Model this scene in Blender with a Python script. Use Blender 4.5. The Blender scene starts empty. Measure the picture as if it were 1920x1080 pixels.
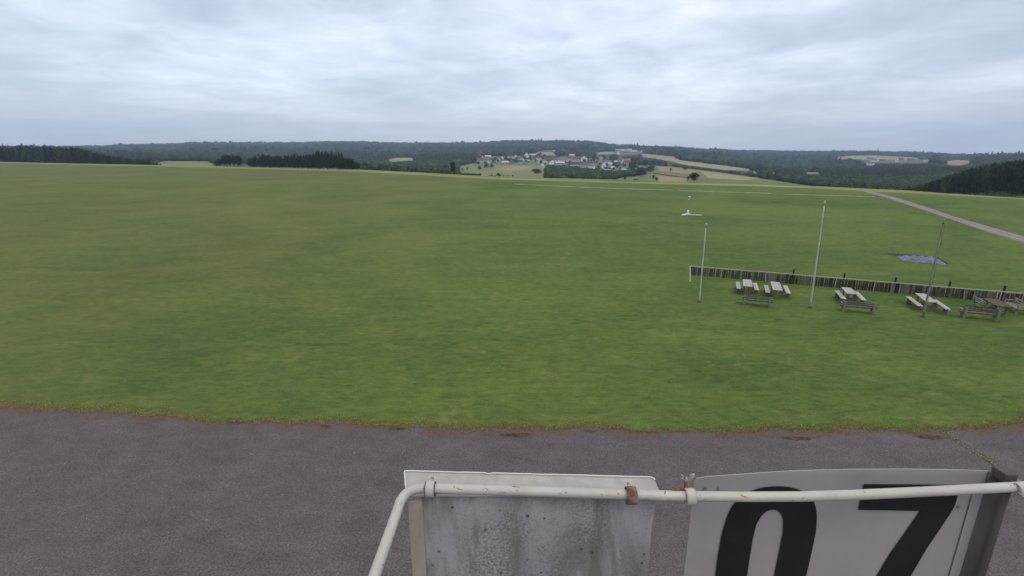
import bpy, math, random
import numpy as np
from mathutils import Vector, Matrix
random.seed(7); RNG = np.random.default_rng(7)
S = bpy.context.scene
COL = S.collection
# ------------------------------------------------------------------ camera, light, exposure
F = 931.0; CX, CY = 960.0, 540.0; H = 10.0
PITCH = math.atan(255 / F); CP, SP = math.cos(PITCH), math.sin(PITCH)
cam_d = bpy.data.cameras.new('camera'); cam = bpy.data.objects.new('camera', cam_d); COL.objects.link(cam)
cam.location = (0, 0, H); cam.rotation_euler = (math.pi / 2 - PITCH, 0, 0)
cam_d.sensor_width = 36; cam_d.lens = F / 1920 * 36; cam_d.clip_start = .05; cam_d.clip_end = 40000
S.camera = cam
S.view_settings.view_transform = 'Standard'; S.view_settings.look = 'None'
S.view_settings.exposure = 0.13; S.view_settings.gamma = 1
SUN_EL, SUN_ROT = math.radians(52), math.radians(150)
W = bpy.data.worlds.new('World'); S.world = W; W.use_nodes = True

class NT:
    """tiny node-tree writer"""
    def __init__(s, nt): s.t = nt; s.n = nt.nodes; s.l = nt.links
    def add(s, typ, **kw):
        n = s.n.new(typ)
        for k, v in kw.items():
            if k == 'i':
                for a, b in v.items():
                    if hasattr(b, 'node') : s.l.new(b, n.inputs[a])
                    else: n.inputs[a].default_value = b
            else: setattr(n, k, v)
        return n
    def math(s, op, a, b=0.0, clamp=False):
        n = s.add('ShaderNodeMath', operation=op, use_clamp=clamp, i={0: a, 1: b}); return n.outputs[0]
    def mix(s, f, a, b, bt='MIX'):
        n = s.n.new('ShaderNodeMixRGB'); n.blend_type = bt
        for k, v in ((0, f), (1, a), (2, b)):
            if hasattr(v, 'node'): s.l.new(v, n.inputs[k])
            else: n.inputs[k].default_value = v if k == 0 or len(v) == 4 else (*v, 1)
        return n.outputs[0]
    def noise(s, vec, scale, detail=4, rough=.55, dist=0):
        n = s.add('ShaderNodeTexNoise', i={'Vector': vec, 'Scale': scale, 'Detail': detail, 'Roughness': rough, 'Distortion': dist}); return n.outputs[0]
    def ramp(s, f, pts):
        n = s.add('ShaderNodeValToRGB', i={0: f}); e = n.color_ramp.elements
        while len(e) < len(pts): e.new(.5)
        for q, (p, c) in zip(e, pts):
            q.position = p; q.color = (c, c, c, 1) if not hasattr(c, '__len__') else (*c, 1)
        return n.outputs[0]
    def mapping(s, vec, scale=(1, 1, 1), rot=(0, 0, 0), loc=(0, 0, 0)):
        return s.add('ShaderNodeMapping', i={'Vector': vec, 'Scale': scale, 'Rotation': rot, 'Location': loc}).outputs[0]

def world():
    t = NT(W.node_tree); t.n.clear()
    out = t.add('ShaderNodeOutputWorld')
    sky = t.add('ShaderNodeTexSky', sky_type='NISHITA', sun_disc=False, sun_elevation=SUN_EL, sun_rotation=SUN_ROT)
    bg1 = t.add('ShaderNodeBackground', i={'Color': sky.outputs[0], 'Strength': .05})
    tc = t.add('ShaderNodeTexCoord').outputs['Generated']
    sp = t.add('ShaderNodeSeparateXYZ', i={0: tc})
    x, y, z = sp.outputs
    zz = t.math('MAXIMUM', z, 0.0)
    den = t.math('ADD', zz, .12)
    v = t.add('ShaderNodeCombineXYZ', i={0: t.math('DIVIDE', x, den), 1: t.math('DIVIDE', y, den), 2: 0.0}).outputs[0]
    big = t.noise(t.mapping(v, (.60, .50, 1), loc=(2.7, 1.3, 0)), 1.0, 3, .5, .4)
    mid = t.noise(t.mapping(v, (1.5, 1.45, 1), rot=(0, 0, .35), loc=(5.1, .4, 0)), 1.15, 8, .55, .55)
    fine = t.noise(t.mapping(v, (4.6, 4.2, 1), loc=(1.1, 7.4, 0)), 1.0, 8, .6, .5)
    s = t.math('ADD', t.math('MULTIPLY', big, .75), t.math('ADD', t.math('MULTIPLY', mid, .55), t.math('MULTIPLY', fine, .17)))
    # a bright break in the cloud near azimuth +11, low over the hill
    bx = t.math('SUBTRACT', t.math('DIVIDE', x, t.math('MAXIMUM', y, .01)), .10)
    bz = t.math('SUBTRACT', z, .085)
    gb = t.math('ADD', t.math('POWER', t.math('ABSOLUTE', t.math('DIVIDE', bx, .24)), 2), t.math('POWER', t.math('ABSOLUTE', t.math('DIVIDE', bz, .032)), 2))
    gb = t.math('POWER', 2.718, t.math('MULTIPLY', gb, -1.0))
    s = t.math('ADD', s, t.math('MULTIPLY', gb, .13))
    wide = t.math('POWER', 2.718, t.math('MULTIPLY', t.math('POWER', t.math('DIVIDE', t.math('ADD', bx, -.02), .55), 2), -1.0))
    s = t.math('ADD', s, t.math('MULTIPLY', t.math('SUBTRACT', wide, .45), .13))
    c = t.ramp(s, [(.50, (.365, .380, .445)), (.66, (.485, .50, .565)), (.80, (.65, .67, .735)), (1.0, (.90, .92, .96))])
    hz = t.ramp(z, [(.0, 1.0), (.035, .75), (.10, .12), (.16, 0.0)])
    c = t.mix(t.math('MULTIPLY', hz, .65), c, (.70, .71, .75))
    c = t.mix(t.ramp(z, [(.28, 0), (.5, 1)]), c, (.535, .515, .50))
    zen = t.math('ADD', 1.0, t.math('MULTIPLY', t.math('POWER', t.math('MAXIMUM', t.math('SUBTRACT', z, .28), 0), .8), 1.3))
    bg2 = t.add('ShaderNodeBackground', i={'Color': c, 'Strength': zen})
    add = t.add('ShaderNodeAddShader', i={0: bg1.outputs[0], 1: bg2.outputs[0]})
    t.l.new(add.outputs[0], out.inputs[0])
world()
sd = bpy.data.lights.new('sun', 'SUN'); sun = bpy.data.objects.new('sun', sd); COL.objects.link(sun)
sd.energy = .9; sd.angle = math.radians(25); sd.color = (1, .96, .9)
az = SUN_ROT
sun.rotation_euler = Vector((math.sin(az) * math.cos(SUN_EL), math.cos(az) * math.cos(SUN_EL), math.sin(SUN_EL))).to_track_quat('Z', 'Y').to_euler()

# ------------------------------------------------------------------ geometry of the view
def ray(px, py):
    u = (px - CX) / F; v = (CY - py) / F
    return np.array((u, CP + v * SP, -SP + v * CP))
def at(px, py, z=0.0):
    d = ray(px, py); t = (z - H) / d[2]; return Vector((d[0] * t, d[1] * t, z))
def atY(px, py, y):
    d = ray(px, py); t = y / d[1]; return Vector((d[0] * t, y, H + d[2] * t))
def proj(x, y, z):
    dz = z - H; dep = y * CP - dz * SP; up = y * SP + dz * CP
    return CX + F * x / dep, CY - F * up / dep

# ------------------------------------------------------------------ mesh helpers
class MB:
    def __init__(s): s.v = []; s.f = []; s.c = []; s.smooth = False
    def quadbox(s, M, sx, sy, sz, col=None):
        b = len(s.v)
        for k in ((-1,-1,-1),(1,-1,-1),(1,1,-1),(-1,1,-1),(-1,-1,1),(1,-1,1),(1,1,1),(-1,1,1)):
            s.v.append(M @ Vector((k[0]*sx/2, k[1]*sy/2, k[2]*sz/2)))
        for q in ((0,3,2,1),(4,5,6,7),(0,1,5,4),(1,2,6,5),(2,3,7,6),(3,0,4,7)):
            s.f.append(tuple(b+i for i in q)); s.c.append(col)
        return s
    def box(s, c, d, rz=0, col=None, rx=0, ry=0):
        M = Matrix.Translation(c) @ Matrix.Rotation(rz,4,'Z') @ Matrix.Rotation(ry,4,'Y') @ Matrix.Rotation(rx,4,'X')
        return s.quadbox(M, *d, col=col)
    def tube(s, pts, rads, n=12, col=None, cap=True):
        pts = [Vector(p) for p in pts]
        if not hasattr(rads, '__len__'): rads = [rads]*len(pts)
        b = len(s.v); prev = None
        for i, p in enumerate(pts):
            t = (pts[min(i+1,len(pts)-1)] - pts[max(i-1,0)]).normalized()
            if prev is None:
                a = Vector((0,0,1)) if abs(t.z) < .9 else Vector((1,0,0)); u = t.cross(a).normalized()
            else: u = (prev - t*prev.dot(t)).normalized()
            prev = u; w = t.cross(u)
            for k in range(n):
                a = 2*math.pi*k/n
                s.v.append(p + (u*math.cos(a) + w*math.sin(a))*rads[i])
        for i in range(len(pts)-1):
            for k in range(n):
                k2 = (k+1) % n
                s.f.append((b+i*n+k, b+i*n+k2, b+(i+1)*n+k2, b+(i+1)*n+k)); s.c.append(col)
        if cap:
            s.f.append(tuple(b+k for k in range(n))[::-1]); s.c.append(col)
            e = b+(len(pts)-1)*n; s.f.append(tuple(e+k for k in range(n))); s.c.append(col)
        return s
    def prism(s, poly, thick, nrm, col=None):
        """poly: list of Vectors (counter-clockwise seen from nrm side); extruded back along -nrm"""
        b = len(s.v); n = len(poly); nv = Vector(nrm)*thick
        s.v += [Vector(p) for p in poly] + [Vector(p)-nv for p in poly]
        s.f.append(tuple(range(b, b+n))); s.f.append(tuple(range(b+n, b+2*n))[::-1])
        s.c += [col, col]
        for i in range(n):
            j = (i+1) % n
            s.f.append((b+j, b+i, b+n+i, b+n+j)); s.c.append(col)
        return s
    def build(s, name, mat, parent=None, smooth=False, bevel=0):
        me = bpy.data.meshes.new(name); me.from_pydata([tuple(v) for v in s.v], [], s.f); me.update()
        if any(c is not None for c in s.c):
            at_ = me.color_attributes.new('tint', 'FLOAT_COLOR', 'CORNER')
            k = 0
            for p, c in zip(me.polygons, s.c):
                c = c or (.5,.5,.5)
                for _ in range(p.loop_total): at_.data[k].color = (*c, 1); k += 1
        if smooth: me.polygons.foreach_set('use_smooth', [True]*len(me.polygons))
        me.materials.append(mat)
        o = bpy.data.objects.new(name, me); COL.objects.link(o)
        if bevel:
            m = o.modifiers.new('bevel', 'BEVEL'); m.width = bevel; m.segments = 2; m.limit_method = 'ANGLE'
        if parent: o.parent = parent
        return o
def np_mesh(name, verts, faces, mat, tint=None, parent=None, smooth=False):
    """verts (n,3), faces (m,k) arrays; tint per-vertex (n,3)"""
    me = bpy.data.meshes.new(name); n = len(verts); m, k = faces.shape
    me.vertices.add(n); me.vertices.foreach_set('co', verts.astype(np.float32).ravel())
    me.loops.add(m*k); me.loops.foreach_set('vertex_index', faces.astype(np.int32).ravel())
    me.polygons.add(m); me.polygons.foreach_set('loop_start', np.arange(0, m*k, k, dtype=np.int32))
    me.update(calc_edges=True)
    if smooth: me.polygons.foreach_set('use_smooth', np.ones(m, dtype=bool))
    if tint is not None:
        a = me.color_attributes.new('tint', 'FLOAT_COLOR', 'POINT')
        a.data.foreach_set('color', np.concatenate([tint, np.ones((n,1))], 1).astype(np.float32).ravel())
    me.validate(); me.materials.append(mat)
    if name is None: return me
    o = bpy.data.objects.new(name, me); COL.objects.link(o)
    if parent: o.parent = parent
    return o
def tag(o, label=None, cat=None, group=None, kind=None):
    for k, v in (('label', label), ('category', cat), ('group', group), ('kind', kind)):
        if v: o[k] = v
    return o
def empty(name, loc, rz=0, **kw):
    o = bpy.data.objects.new(name, None); COL.objects.link(o); o.location = loc; o.rotation_euler = (0,0,rz)
    o.empty_display_size = .2
    return tag(o, **kw)
def copy_tree(o, parent=None):
    c = o.copy(); COL.objects.link(c)
    if parent: c.parent = parent
    for ch in list(o.children): copy_tree(ch, c)
    return c

# ------------------------------------------------------------------ materials
def mat(name, fn, rough=.8, spec=.3, bump=None):
    m = bpy.data.materials.new(name); m.use_nodes = True; t = NT(m.node_tree)
    b = t.n['Principled BSDF']; b.inputs['Roughness'].default_value = rough; b.inputs['Specular IOR Level'].default_value = spec
    r = fn(t, b)
    if r is not None:
        if hasattr(r, 'node'): t.l.new(r, b.inputs['Base Color'])
        else: b.inputs['Base Color'].default_value = (*r, 1)
    return m
def obc(t): return t.add('ShaderNodeTexCoord').outputs['Object']
def geo(t): return t.add('ShaderNodeNewGeometry').outputs['Position']
def tint(t): return t.add('ShaderNodeVertexColor', layer_name='tint').outputs[0]
def bump(t, b, h, strength, dist):
    n = t.add('ShaderNodeBump', i={'Height': h, 'Strength': strength, 'Distance': dist}); t.l.new(n.outputs[0], b.inputs['Normal'])

def m_ground(t, b):
    P = geo(t)
    lum = t.noise(P, .035, 4, .6, .8)            # broad patches
    mid = t.noise(t.mapping(P, (1, 2.2, 1)), .16, 5, .65, 1.2)
    mow = t.noise(t.mapping(P, (.05, 1.3, 1), rot=(0, 0, math.radians(-9))), .9, 3, .6, .2)
    fine = t.noise(t.mapping(P, (.45, 1, 1)), 2.9, 7, .78, .4)
    grit = t.noise(P, 14, 4, .8)
    c = t.mix(t.ramp(lum, [(.36, 0), (.64, 1)]), (.045, .085, .021), (.098, .138, .032))
    c = t.mix(t.math('MULTIPLY', t.ramp(mid, [(.38, 0), (.66, 1)]), .55), c, (.126, .152, .037))
    c = t.mix(t.math('MULTIPLY', t.ramp(mow, [(.4, 0), (.62, 1)]), .30), c, (.060, .100, .025))
    k = t.ramp(fine, [(.28, .58), (.5, 1.0), (.74, 1.45)])
    c = t.mix(1.0, c, k, 'MULTIPLY')
    c = t.mix(1.0, c, t.ramp(grit, [(.3, .72), (.7, 1.28)]), 'MULTIPLY')
    straw = t.noise(P, .55, 6, .75, 1.0)
    c = t.mix(t.math('MULTIPLY', t.ramp(straw, [(.57, 0), (.70, 1)]), .55), c, (.19, .17, .07))
    weeds = t.noise(t.mapping(P, loc=(31, 7, 0)), .33, 6, .8, .6)
    c = t.mix(t.math('MULTIPLY', t.ramp(weeds, [(.58, 0), (.68, 1)]), .5), c, (.045, .085, .026))
    # left part of the airfield is drier
    sx = t.add('ShaderNodeSeparateXYZ', i={0: P})
    dry = t.math('MULTIPLY', t.math('MULTIPLY', t.math('ADD', sx.outputs[0], 2), -.035, True), t.ramp(t.noise(P, .07, 4, .6, 1), [(.35, .1), (.7, 1)]), True)
    c = t.mix(t.math('MULTIPLY', dry, .55), c, (.125, .120, .042))
    a = t.add('ShaderNodeVertexColor', layer_name='tint')
    far = t.mix(1.0, a.outputs[0], t.ramp(t.noise(P, .02, 6, .7), [(.3, .75), (.7, 1.25)]), 'MULTIPLY')
    c = t.mix(t.add('ShaderNodeAttribute', attribute_name='cover').outputs['Fac'], c, far)
    h = t.math('ADD', t.math('MULTIPLY', fine, .7), t.math('MULTIPLY', grit, .5))
    bump(t, b, h, .6, .05)
    return c
def m_asphalt(t, b):
    P = geo(t)
    g = t.noise(P, 16, 5, .8); g2 = t.noise(P, 42, 3, .8); l = t.noise(P, .35, 5, .65, .8)
    c = t.mix(t.ramp(l, [(.3, 0), (.72, 1)]), (.079, .067, .069), (.104, .089, .092))
    c = t.mix(1.0, c, t.ramp(g, [(.30, .42), (.5, 1.0), (.70, 1.65)]), 'MULTIPLY')
    c = t.mix(1.0, c, t.ramp(g2, [(.28, .4), (.72, 1.6)]), 'MULTIPLY')
    c = t.mix(1.0, c, t.ramp(t.noise(t.mapping(P, (.6, 1, 1)), 1.6, 7, .8, .5), [(.30, .78), (.5, 1.0), (.70, 1.22)]), 'MULTIPLY')
    v = t.add('ShaderNodeTexVoronoi', feature='F1', i={'Vector': P, 'Scale': 2.1, 'Randomness': 1.0})
    c = t.mix(t.math('MULTIPLY', t.math('LESS_THAN', v.outputs['Distance'], .033), .8), c, (.42, .39, .36))
    sx = t.add('ShaderNodeSeparateXYZ', i={0: P})
    # brown dirt washed along the far edge
    rim = t.add('ShaderNodeAttribute', attribute_name='rim').outputs['Fac']
    nz = t.noise(t.mapping(P, (.55, 1.3, 1)), .95, 6, .72, 1)
    d = t.math('MULTIPLY', t.math('SUBTRACT', t.math('ADD', rim, t.math('MULTIPLY', nz, 1.9)), 1.55), 3.2, True)
    c = t.mix(t.math('MULTIPLY', d, .9), c, t.mix(t.ramp(t.noise(P, 9, 4, .7), [(.35, 0), (.65, 1)]), (.060, .038, .028), (.125, .090, .060)))
    bump(t, b, t.math('ADD', g, g2), .5, .012)
    return c
def m_foliage(t, b):
    P = geo(t)
    return t.mix(1.0, tint(t), t.ramp(t.noise(P, .5, 3, .7), [(.3, .6), (.7, 1.4)]), 'MULTIPLY')
def m_tint_noise(scale, lo=.7, hi=1.3, stretch=(1, 1, 1)):
    def f(t, b):
        return t.mix(1.0, tint(t), t.ramp(t.noise(t.mapping(obc(t), stretch), scale, 5, .7), [(.3, lo), (.7, hi)]), 'MULTIPLY')
    return f
def flatn(a, c2, scale, stretch=(1, 1, 1), lo=.38, hi=.65, rough_noise=.65):
    def f(t, b): return t.mix(t.ramp(t.noise(t.mapping(obc(t), stretch), scale, 6, rough_noise, .4), [(lo, 0), (hi, 1)]), a, c2)
    return f
def m_rail(t, b):
    P = obc(t)
    c = t.mix(t.ramp(t.noise(P, 6, 5, .6, .6), [(.35, 0), (.7, 1)]), (.36, .335, .305), (.44, .415, .38))
    chip = t.noise(t.mapping(P, (1, 1, 2)), 34, 5, .65, .8)
    c = t.mix(t.ramp(chip, [(.635, 0), (.66, 1)]), c, (.085, .05, .035))
    st = t.noise(P, 3.2, 4, .6, 1)
    c = t.mix(t.math('MULTIPLY', t.ramp(st, [(.56, 0), (.72, 1)]), .45), c, (.36, .33, .17))
    bump(t, b, chip, .15, .002)
    return c
def m_dirty(t, b):
    P = obc(t)
    c = t.mix(t.ramp(t.noise(P, 3.5, 4, .6, .5), [(.3, 0), (.7, 1)]), (.27, .252, .262), (.36, .342, .348))
    band = t.noise(t.mapping(P, (5.5, 5.5, 1.6), loc=(.4, 0, 0)), 1, 5, .68, .8)          # grime running down
    c = t.mix(t.math('MULTIPLY', t.ramp(band, [(.44, 0), (.62, 1)]), .8), c, (.120, .108, .090))
    peb = t.noise(P, 95, 4, .8)
    mask = t.ramp(t.noise(t.mapping(P, (3, 3, 1.4), loc=(2, 0, 5)), 1.6, 3, .6, .4), [(.40, 0), (.62, 1)])
    c = t.mix(t.math('MULTIPLY', t.math('MULTIPLY', t.ramp(peb, [(.44, 0), (.54, 1)]), mask), .85), c, (.13, .12, .105))
    v = t.add('ShaderNodeTexVoronoi', feature='F1', i={'Vector': t.mapping(P, (1, 1, 1)), 'Scale': 26, 'Randomness': 1.0})
    sz = t.math('MULTIPLY', t.ramp(t.noise(P, 5.5, 3, .6), [(.40, 0), (.72, 1)]), .25)
    c = t.mix(t.math('MULTIPLY', t.math('LESS_THAN', v.outputs['Distance'], sz), .85), c, (.055, .045, .045))
    v2 = t.add('ShaderNodeTexVoronoi', feature='F1', i={'Vector': P, 'Scale': 75, 'Randomness': 1.0})
    c = t.mix(t.math('MULTIPLY', t.math('LESS_THAN', v2.outputs['Distance'], .17), .6), c, (.09, .08, .075))
    return c
def m_signwhite(t, b):
    P = obc(t)
    c = t.mix(t.ramp(t.noise(P, 2.2, 5, .6, .4), [(.3, 0), (.7, 1)]), (.27, .252, .252), (.33, .312, .312))
    c = t.mix(t.math('MULTIPLY', t.ramp(t.noise(t.mapping(P, (7, 7, .8)), 1, 4, .6), [(.5, 0), (.72, 1)]), .22), c, (.27, .255, .25))
    return t.mix(t.math('MULTIPLY', t.ramp(t.noise(P, 60, 4, .75), [(.62, 0), (.72, 1)]), .3), c, (.2, .18, .17))

M = {}
M['ground'] = mat('ground', m_ground, .95, .1)
M['asphalt'] = mat('asphalt', m_asphalt, .9, .2)
M['foliage'] = mat('foliage', m_foliage, .9, .1)
M['bark'] = mat('bark', flatn((.05, .04, .03), (.09, .075, .06), 8), .9, .1)
M['blades'] = mat('blades', lambda t, b: tint(t), .8, .15)
M['rail'] = mat('rail_paint', m_rail, .45, .4)
M['rust'] = mat('rust', flatn((.10, .045, .03), (.24, .16, .125), 22, lo=.42, hi=.62), .8, .3)
M['dirty'] = mat('dirty_white', m_dirty, .6, .35)
M['sign'] = mat('sign_white', m_signwhite, .5, .4)
M['lip'] = mat('lip_white', flatn((.29, .275, .265), (.37, .35, .34), 14), .5, .4)
M['beige'] = mat('flange_beige', flatn((.26, .22, .18), (.36, .32, .27), 7, (1, 1, .4)), .6, .3)
M['brown_metal_and_shade'] = mat('brown_metal_and_shade', flatn((.06, .05, .05), (.10, .085, .08), 6, (1, 1, .3)), .6, .4)  # brown of the corner bracket; also the shade painted into the edge channel
M['black'] = mat('numeral_black', flatn((.009, .009, .010), (.014, .014, .016), 5), .45, .4)
M['bolt'] = mat('bolt_metal', flatn((.10, .09, .085), (.35, .33, .31), 60), .5, .5)
M['pole'] = mat('pole_paint', flatn((.32, .35, .28), (.45, .47, .39), 2.5, (1, 1, .3)), .6, .3)
M['pole_old'] = mat('pole_weathered', flatn((.14, .155, .115), (.24, .25, .20), 2.5, (1, 1, .3)), .8, .2)
M['dark'] = mat('dark_metal', flatn((.03, .03, .03), (.06, .055, .05), 9), .6, .3)
M['white'] = mat('white_paint', flatn((.50, .50, .47), (.62, .62, .59), 3), .6, .3)
M['fence'] = mat('fence_wood', m_tint_noise(5, .6, 1.35, (4, 4, .6)), .9, .1)
M['bleached'] = mat('bleached_wood', m_tint_noise(7, .75, 1.2, (1, 1, 1)), .85, .2)
M['oldwood'] = mat('old_wood', flatn((.075, .070, .055), (.17, .16, .125), 6, (1, 3, 3)), .9, .1)
M['brownwood'] = mat('brown_wood', flatn((.075, .05, .035), (.15, .11, .075), 6, (1, 3, 3)), .9, .1)
M['greywood'] = mat('grey_wood', flatn((.14, .135, .11), (.28, .27, .22), 6, (1, 3, 3)), .9, .1)
M['tarp'] = mat('tarp_blue', flatn((.038, .050, .085), (.17, .19, .27), 1.6, (.35, 3, 3), .42, .72), .45, .5)
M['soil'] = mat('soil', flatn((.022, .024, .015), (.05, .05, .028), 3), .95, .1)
M['path'] = mat('path_gravel', flatn((.15, .135, .125), (.22, .20, .185), 1.2), .9, .15)
M['pathline'] = mat('path_light', flatn((.22, .20, .18), (.29, .27, .245), 1.5), .9, .15)
M['lime'] = mat('lime_line', flatn((.17, .21, .09), (.36, .38, .24), .35, lo=.3, hi=.6), .9, .1)
M['concrete'] = mat('concrete_joint', flatn((.14, .13, .115), (.36, .34, .30), 7), .9, .1)
for k, c in dict(hwhite=(.76, .76, .74), hcream=(.5, .47, .4), hgrey=(.33, .33, .33), rdark=(.055, .052, .055), rred=(.15, .085, .07), rgrey=(.17, .165, .17), rlight=(.42, .43, .44)).items():
    M[k] = mat('house_' + k, flatn(tuple(q * .85 for q in c), tuple(min(1, q * 1.1) for q in c), .8), .85, .2)
M['glass'] = mat('house_window', lambda t, b: (.03, .035, .045), .2, .5)

# ------------------------------------------------------------------ terrain
EDGE = np.array([(-900, 303), (0, 303.5), (150, 307), (300, 310), (400, 312.5), (670, 320), (860, 330.5), (960, 335), (1080, 338.5), (1230, 343),
                 (1400, 346.5), (1500, 350), (1560, 352.5), (1650, 357.5), (1750, 362), (1920, 371.5), (2300, 388)], float)
COLS = {
    -300: [(1250, 300), (2200, 290), (4500, 279)], 0: [(1000, 303), (2000, 290), (4500, 279)], 150: [(1000, 306), (2000, 294), (4500, 278.5)],
    300: [(900, 310), (1300, 302), (2500, 290), (4200, 273.5)], 400: [(900, 312), (1300, 303), (2500, 285), (4000, 270.5)],
    550: [(900, 317), (1500, 305), (2500, 285), (4000, 271.5)], 660: [(800, 320), (1500, 305), (2500, 285), (3800, 269.5)],
    760: [(700, 327), (1500, 305), (2200, 290), (3800, 271)], 860: [(600, 333), (1200, 310), (1800, 295), (2500, 283), (3800, 270.5)],
    960: [(500, 334), (900, 318), (1300, 305), (1800, 292), (2600, 280), (3500, 267)], 1080: [(500, 338), (900, 322), (1300, 306), (1800, 292), (2400, 282), (3200, 268)],
    1180: [(500, 342), (900, 325), (1300, 310), (1800, 295), (2400, 285), (3000, 277)], 1250: [(500, 343), (900, 322), (1300, 305), (1800, 292), (2300, 285), (3500, 280)],
    1340: [(450, 345), (800, 330), (1200, 315), (1600, 304), (2300, 293), (3500, 284)], 1410: [(450, 349), (700, 335), (1000, 325), (1300, 318), (1800, 310), (2500, 298), (4000, 285)],
    1500: [(400, 353), (700, 345), (1000, 335), (1800, 315), (2600, 300), (4000, 287)], 1600: [(400, 360), (700, 350), (1000, 335), (1800, 312), (2600, 297), (4200, 287.5)],
    1700: [(400, 366), (700, 350), (1100, 330), (1800, 310), (2600, 297), (4200, 290)], 1800: [(320, 371), (600, 352), (900, 335), (1500, 315), (2300, 304), (4200, 294.5)],
    1920: [(260, 375), (500, 352), (800, 332), (1400, 314), (2000, 304), (4200, 294)], 2250: [(260, 378), (500, 352), (800, 332), (1400, 314), (2000, 304), (4200, 294)]}
CPX = np.array(sorted(COLS), float)
RG = np.exp(np.linspace(math.log(200), math.log(4600), 220))
PYG = np.array([np.interp(np.log(RG), np.log([a for a, _ in COLS[int(k)]]), [b for _, b in COLS[int(k)]]) for k in CPX])
RF = np.array([COLS[int(k)][0][0] for k in CPX], float); RL = np.array([COLS[int(k)][-1][0] for k in CPX], float)
def px_of_az(a): return CX + F * np.tan(a) * 1.034
def az_of_px(p): return np.arctan((p - CX) / F / 1.034)
def redge(px):
    px = np.asarray(px, float); py = np.interp(px, EDGE[:, 0], EDGE[:, 1])
    u = (px - CX) / F; v = (CY - py) / F
    dy = CP + v * SP; dz = -SP + v * CP; return H / -dz * np.sqrt(u * u + dy * dy)
_w = RNG.uniform(0, 6.28, (6,))
def ground(x, y):
    """height of the terrain at world x, y (arrays)"""
    x = np.asarray(x, float); y = np.asarray(y, float)
    r = np.hypot(x, y); a = np.clip(np.arctan2(x, y), -1.02, 1.02)
    px = px_of_az(a); re = redge(px); pc = np.clip(px, CPX[0], CPX[-1])
    i = np.clip(np.searchsorted(CPX, pc) - 1, 0, len(CPX) - 2)
    f = (pc - CPX[i]) / (CPX[i + 1] - CPX[i]); f = f * f * (3 - 2 * f)
    lr = (np.log(np.clip(r, RG[0], RG[-1])) - math.log(RG[0])) / (math.log(RG[-1]) - math.log(RG[0])) * (len(RG) - 1)
    j = np.clip(lr.astype(int), 0, len(RG) - 2); g = lr - j
    def prof(ii): return PYG[ii, j] * (1 - g) + PYG[ii, j + 1] * g
    py = prof(i) * (1 - f) + prof(i + 1) * f
    def zat(px_, py_, r_):
        u = (px_ - CX) / F; v = (CY - py_) / F; dy = CP + v * SP; dz = -SP + v * CP
        return H + r_ * dz / np.sqrt(u * u + dy * dy)
    rf = np.maximum(RF[i] * (1 - f) + RF[i + 1] * f, re * 1.22); rl = RL[i] * (1 - f) + RL[i + 1] * f
    z = zat(pc, py, np.minimum(r, rl))
    und = 1.2 * np.sin(x / 90 + _w[0]) * np.sin(y / 70 + _w[1]) + 3.5 * np.sin(x / 330 + _w[2] + y / 500) * np.sin(y / 290 + _w[3])
    z = z + und * np.clip((r - 700) / 2500, 0, 1) * .9
    t = np.clip((r - re) / (rf - re), 0, 1); t = t * t * (3 - 2 * t)
    tt = np.clip((r - re) / (rf - re), 0, 1); z = np.where(r <= re, 0.0, z * t - 5.0 * np.sin(np.pi * tt) ** 1.5)
    z = z - np.clip(r - rl, 0, None) * .06
    # very gentle roll of the airfield itself
    return z
def locate(px, py):
    """world point of the far terrain seen at px, py"""
    a = az_of_px(px); rs = np.exp(np.linspace(math.log(float(redge(px)) * 1.15), math.log(4500), 1500))
    x = rs * math.sin(a); y = rs * math.cos(a); z = ground(x, y); q = proj(x, y, z)[1]
    k = np.argmax(q <= py) if (q <= py).any() else len(rs) - 1
    return Vector((x[k], y[k], z[k])), rs[k]
def inside(px, py, poly):
    p = np.asarray(poly, float); r = np.zeros(px.shape, bool); n = len(p)
    for i in range(n):
        x1, y1 = p[i]; x2, y2 = p[(i + 1) % n]
        c = ((y1 > py) != (y2 > py)); 
        with np.errstate(divide='ignore', invalid='ignore'):
            r ^= c & (px < (x2 - x1) * (py - y1) / (y2 - y1 if y2 != y1 else 1e-9) + x1)
    return r
GREEN = (.120, .148, .052); PALE = (.245, .235, .125); TAN = (.25, .195, .11); LGREEN = (.150, .172, .072); PINK = (.27, .20, .14); MOSS = (.12, .14, .055)
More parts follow.
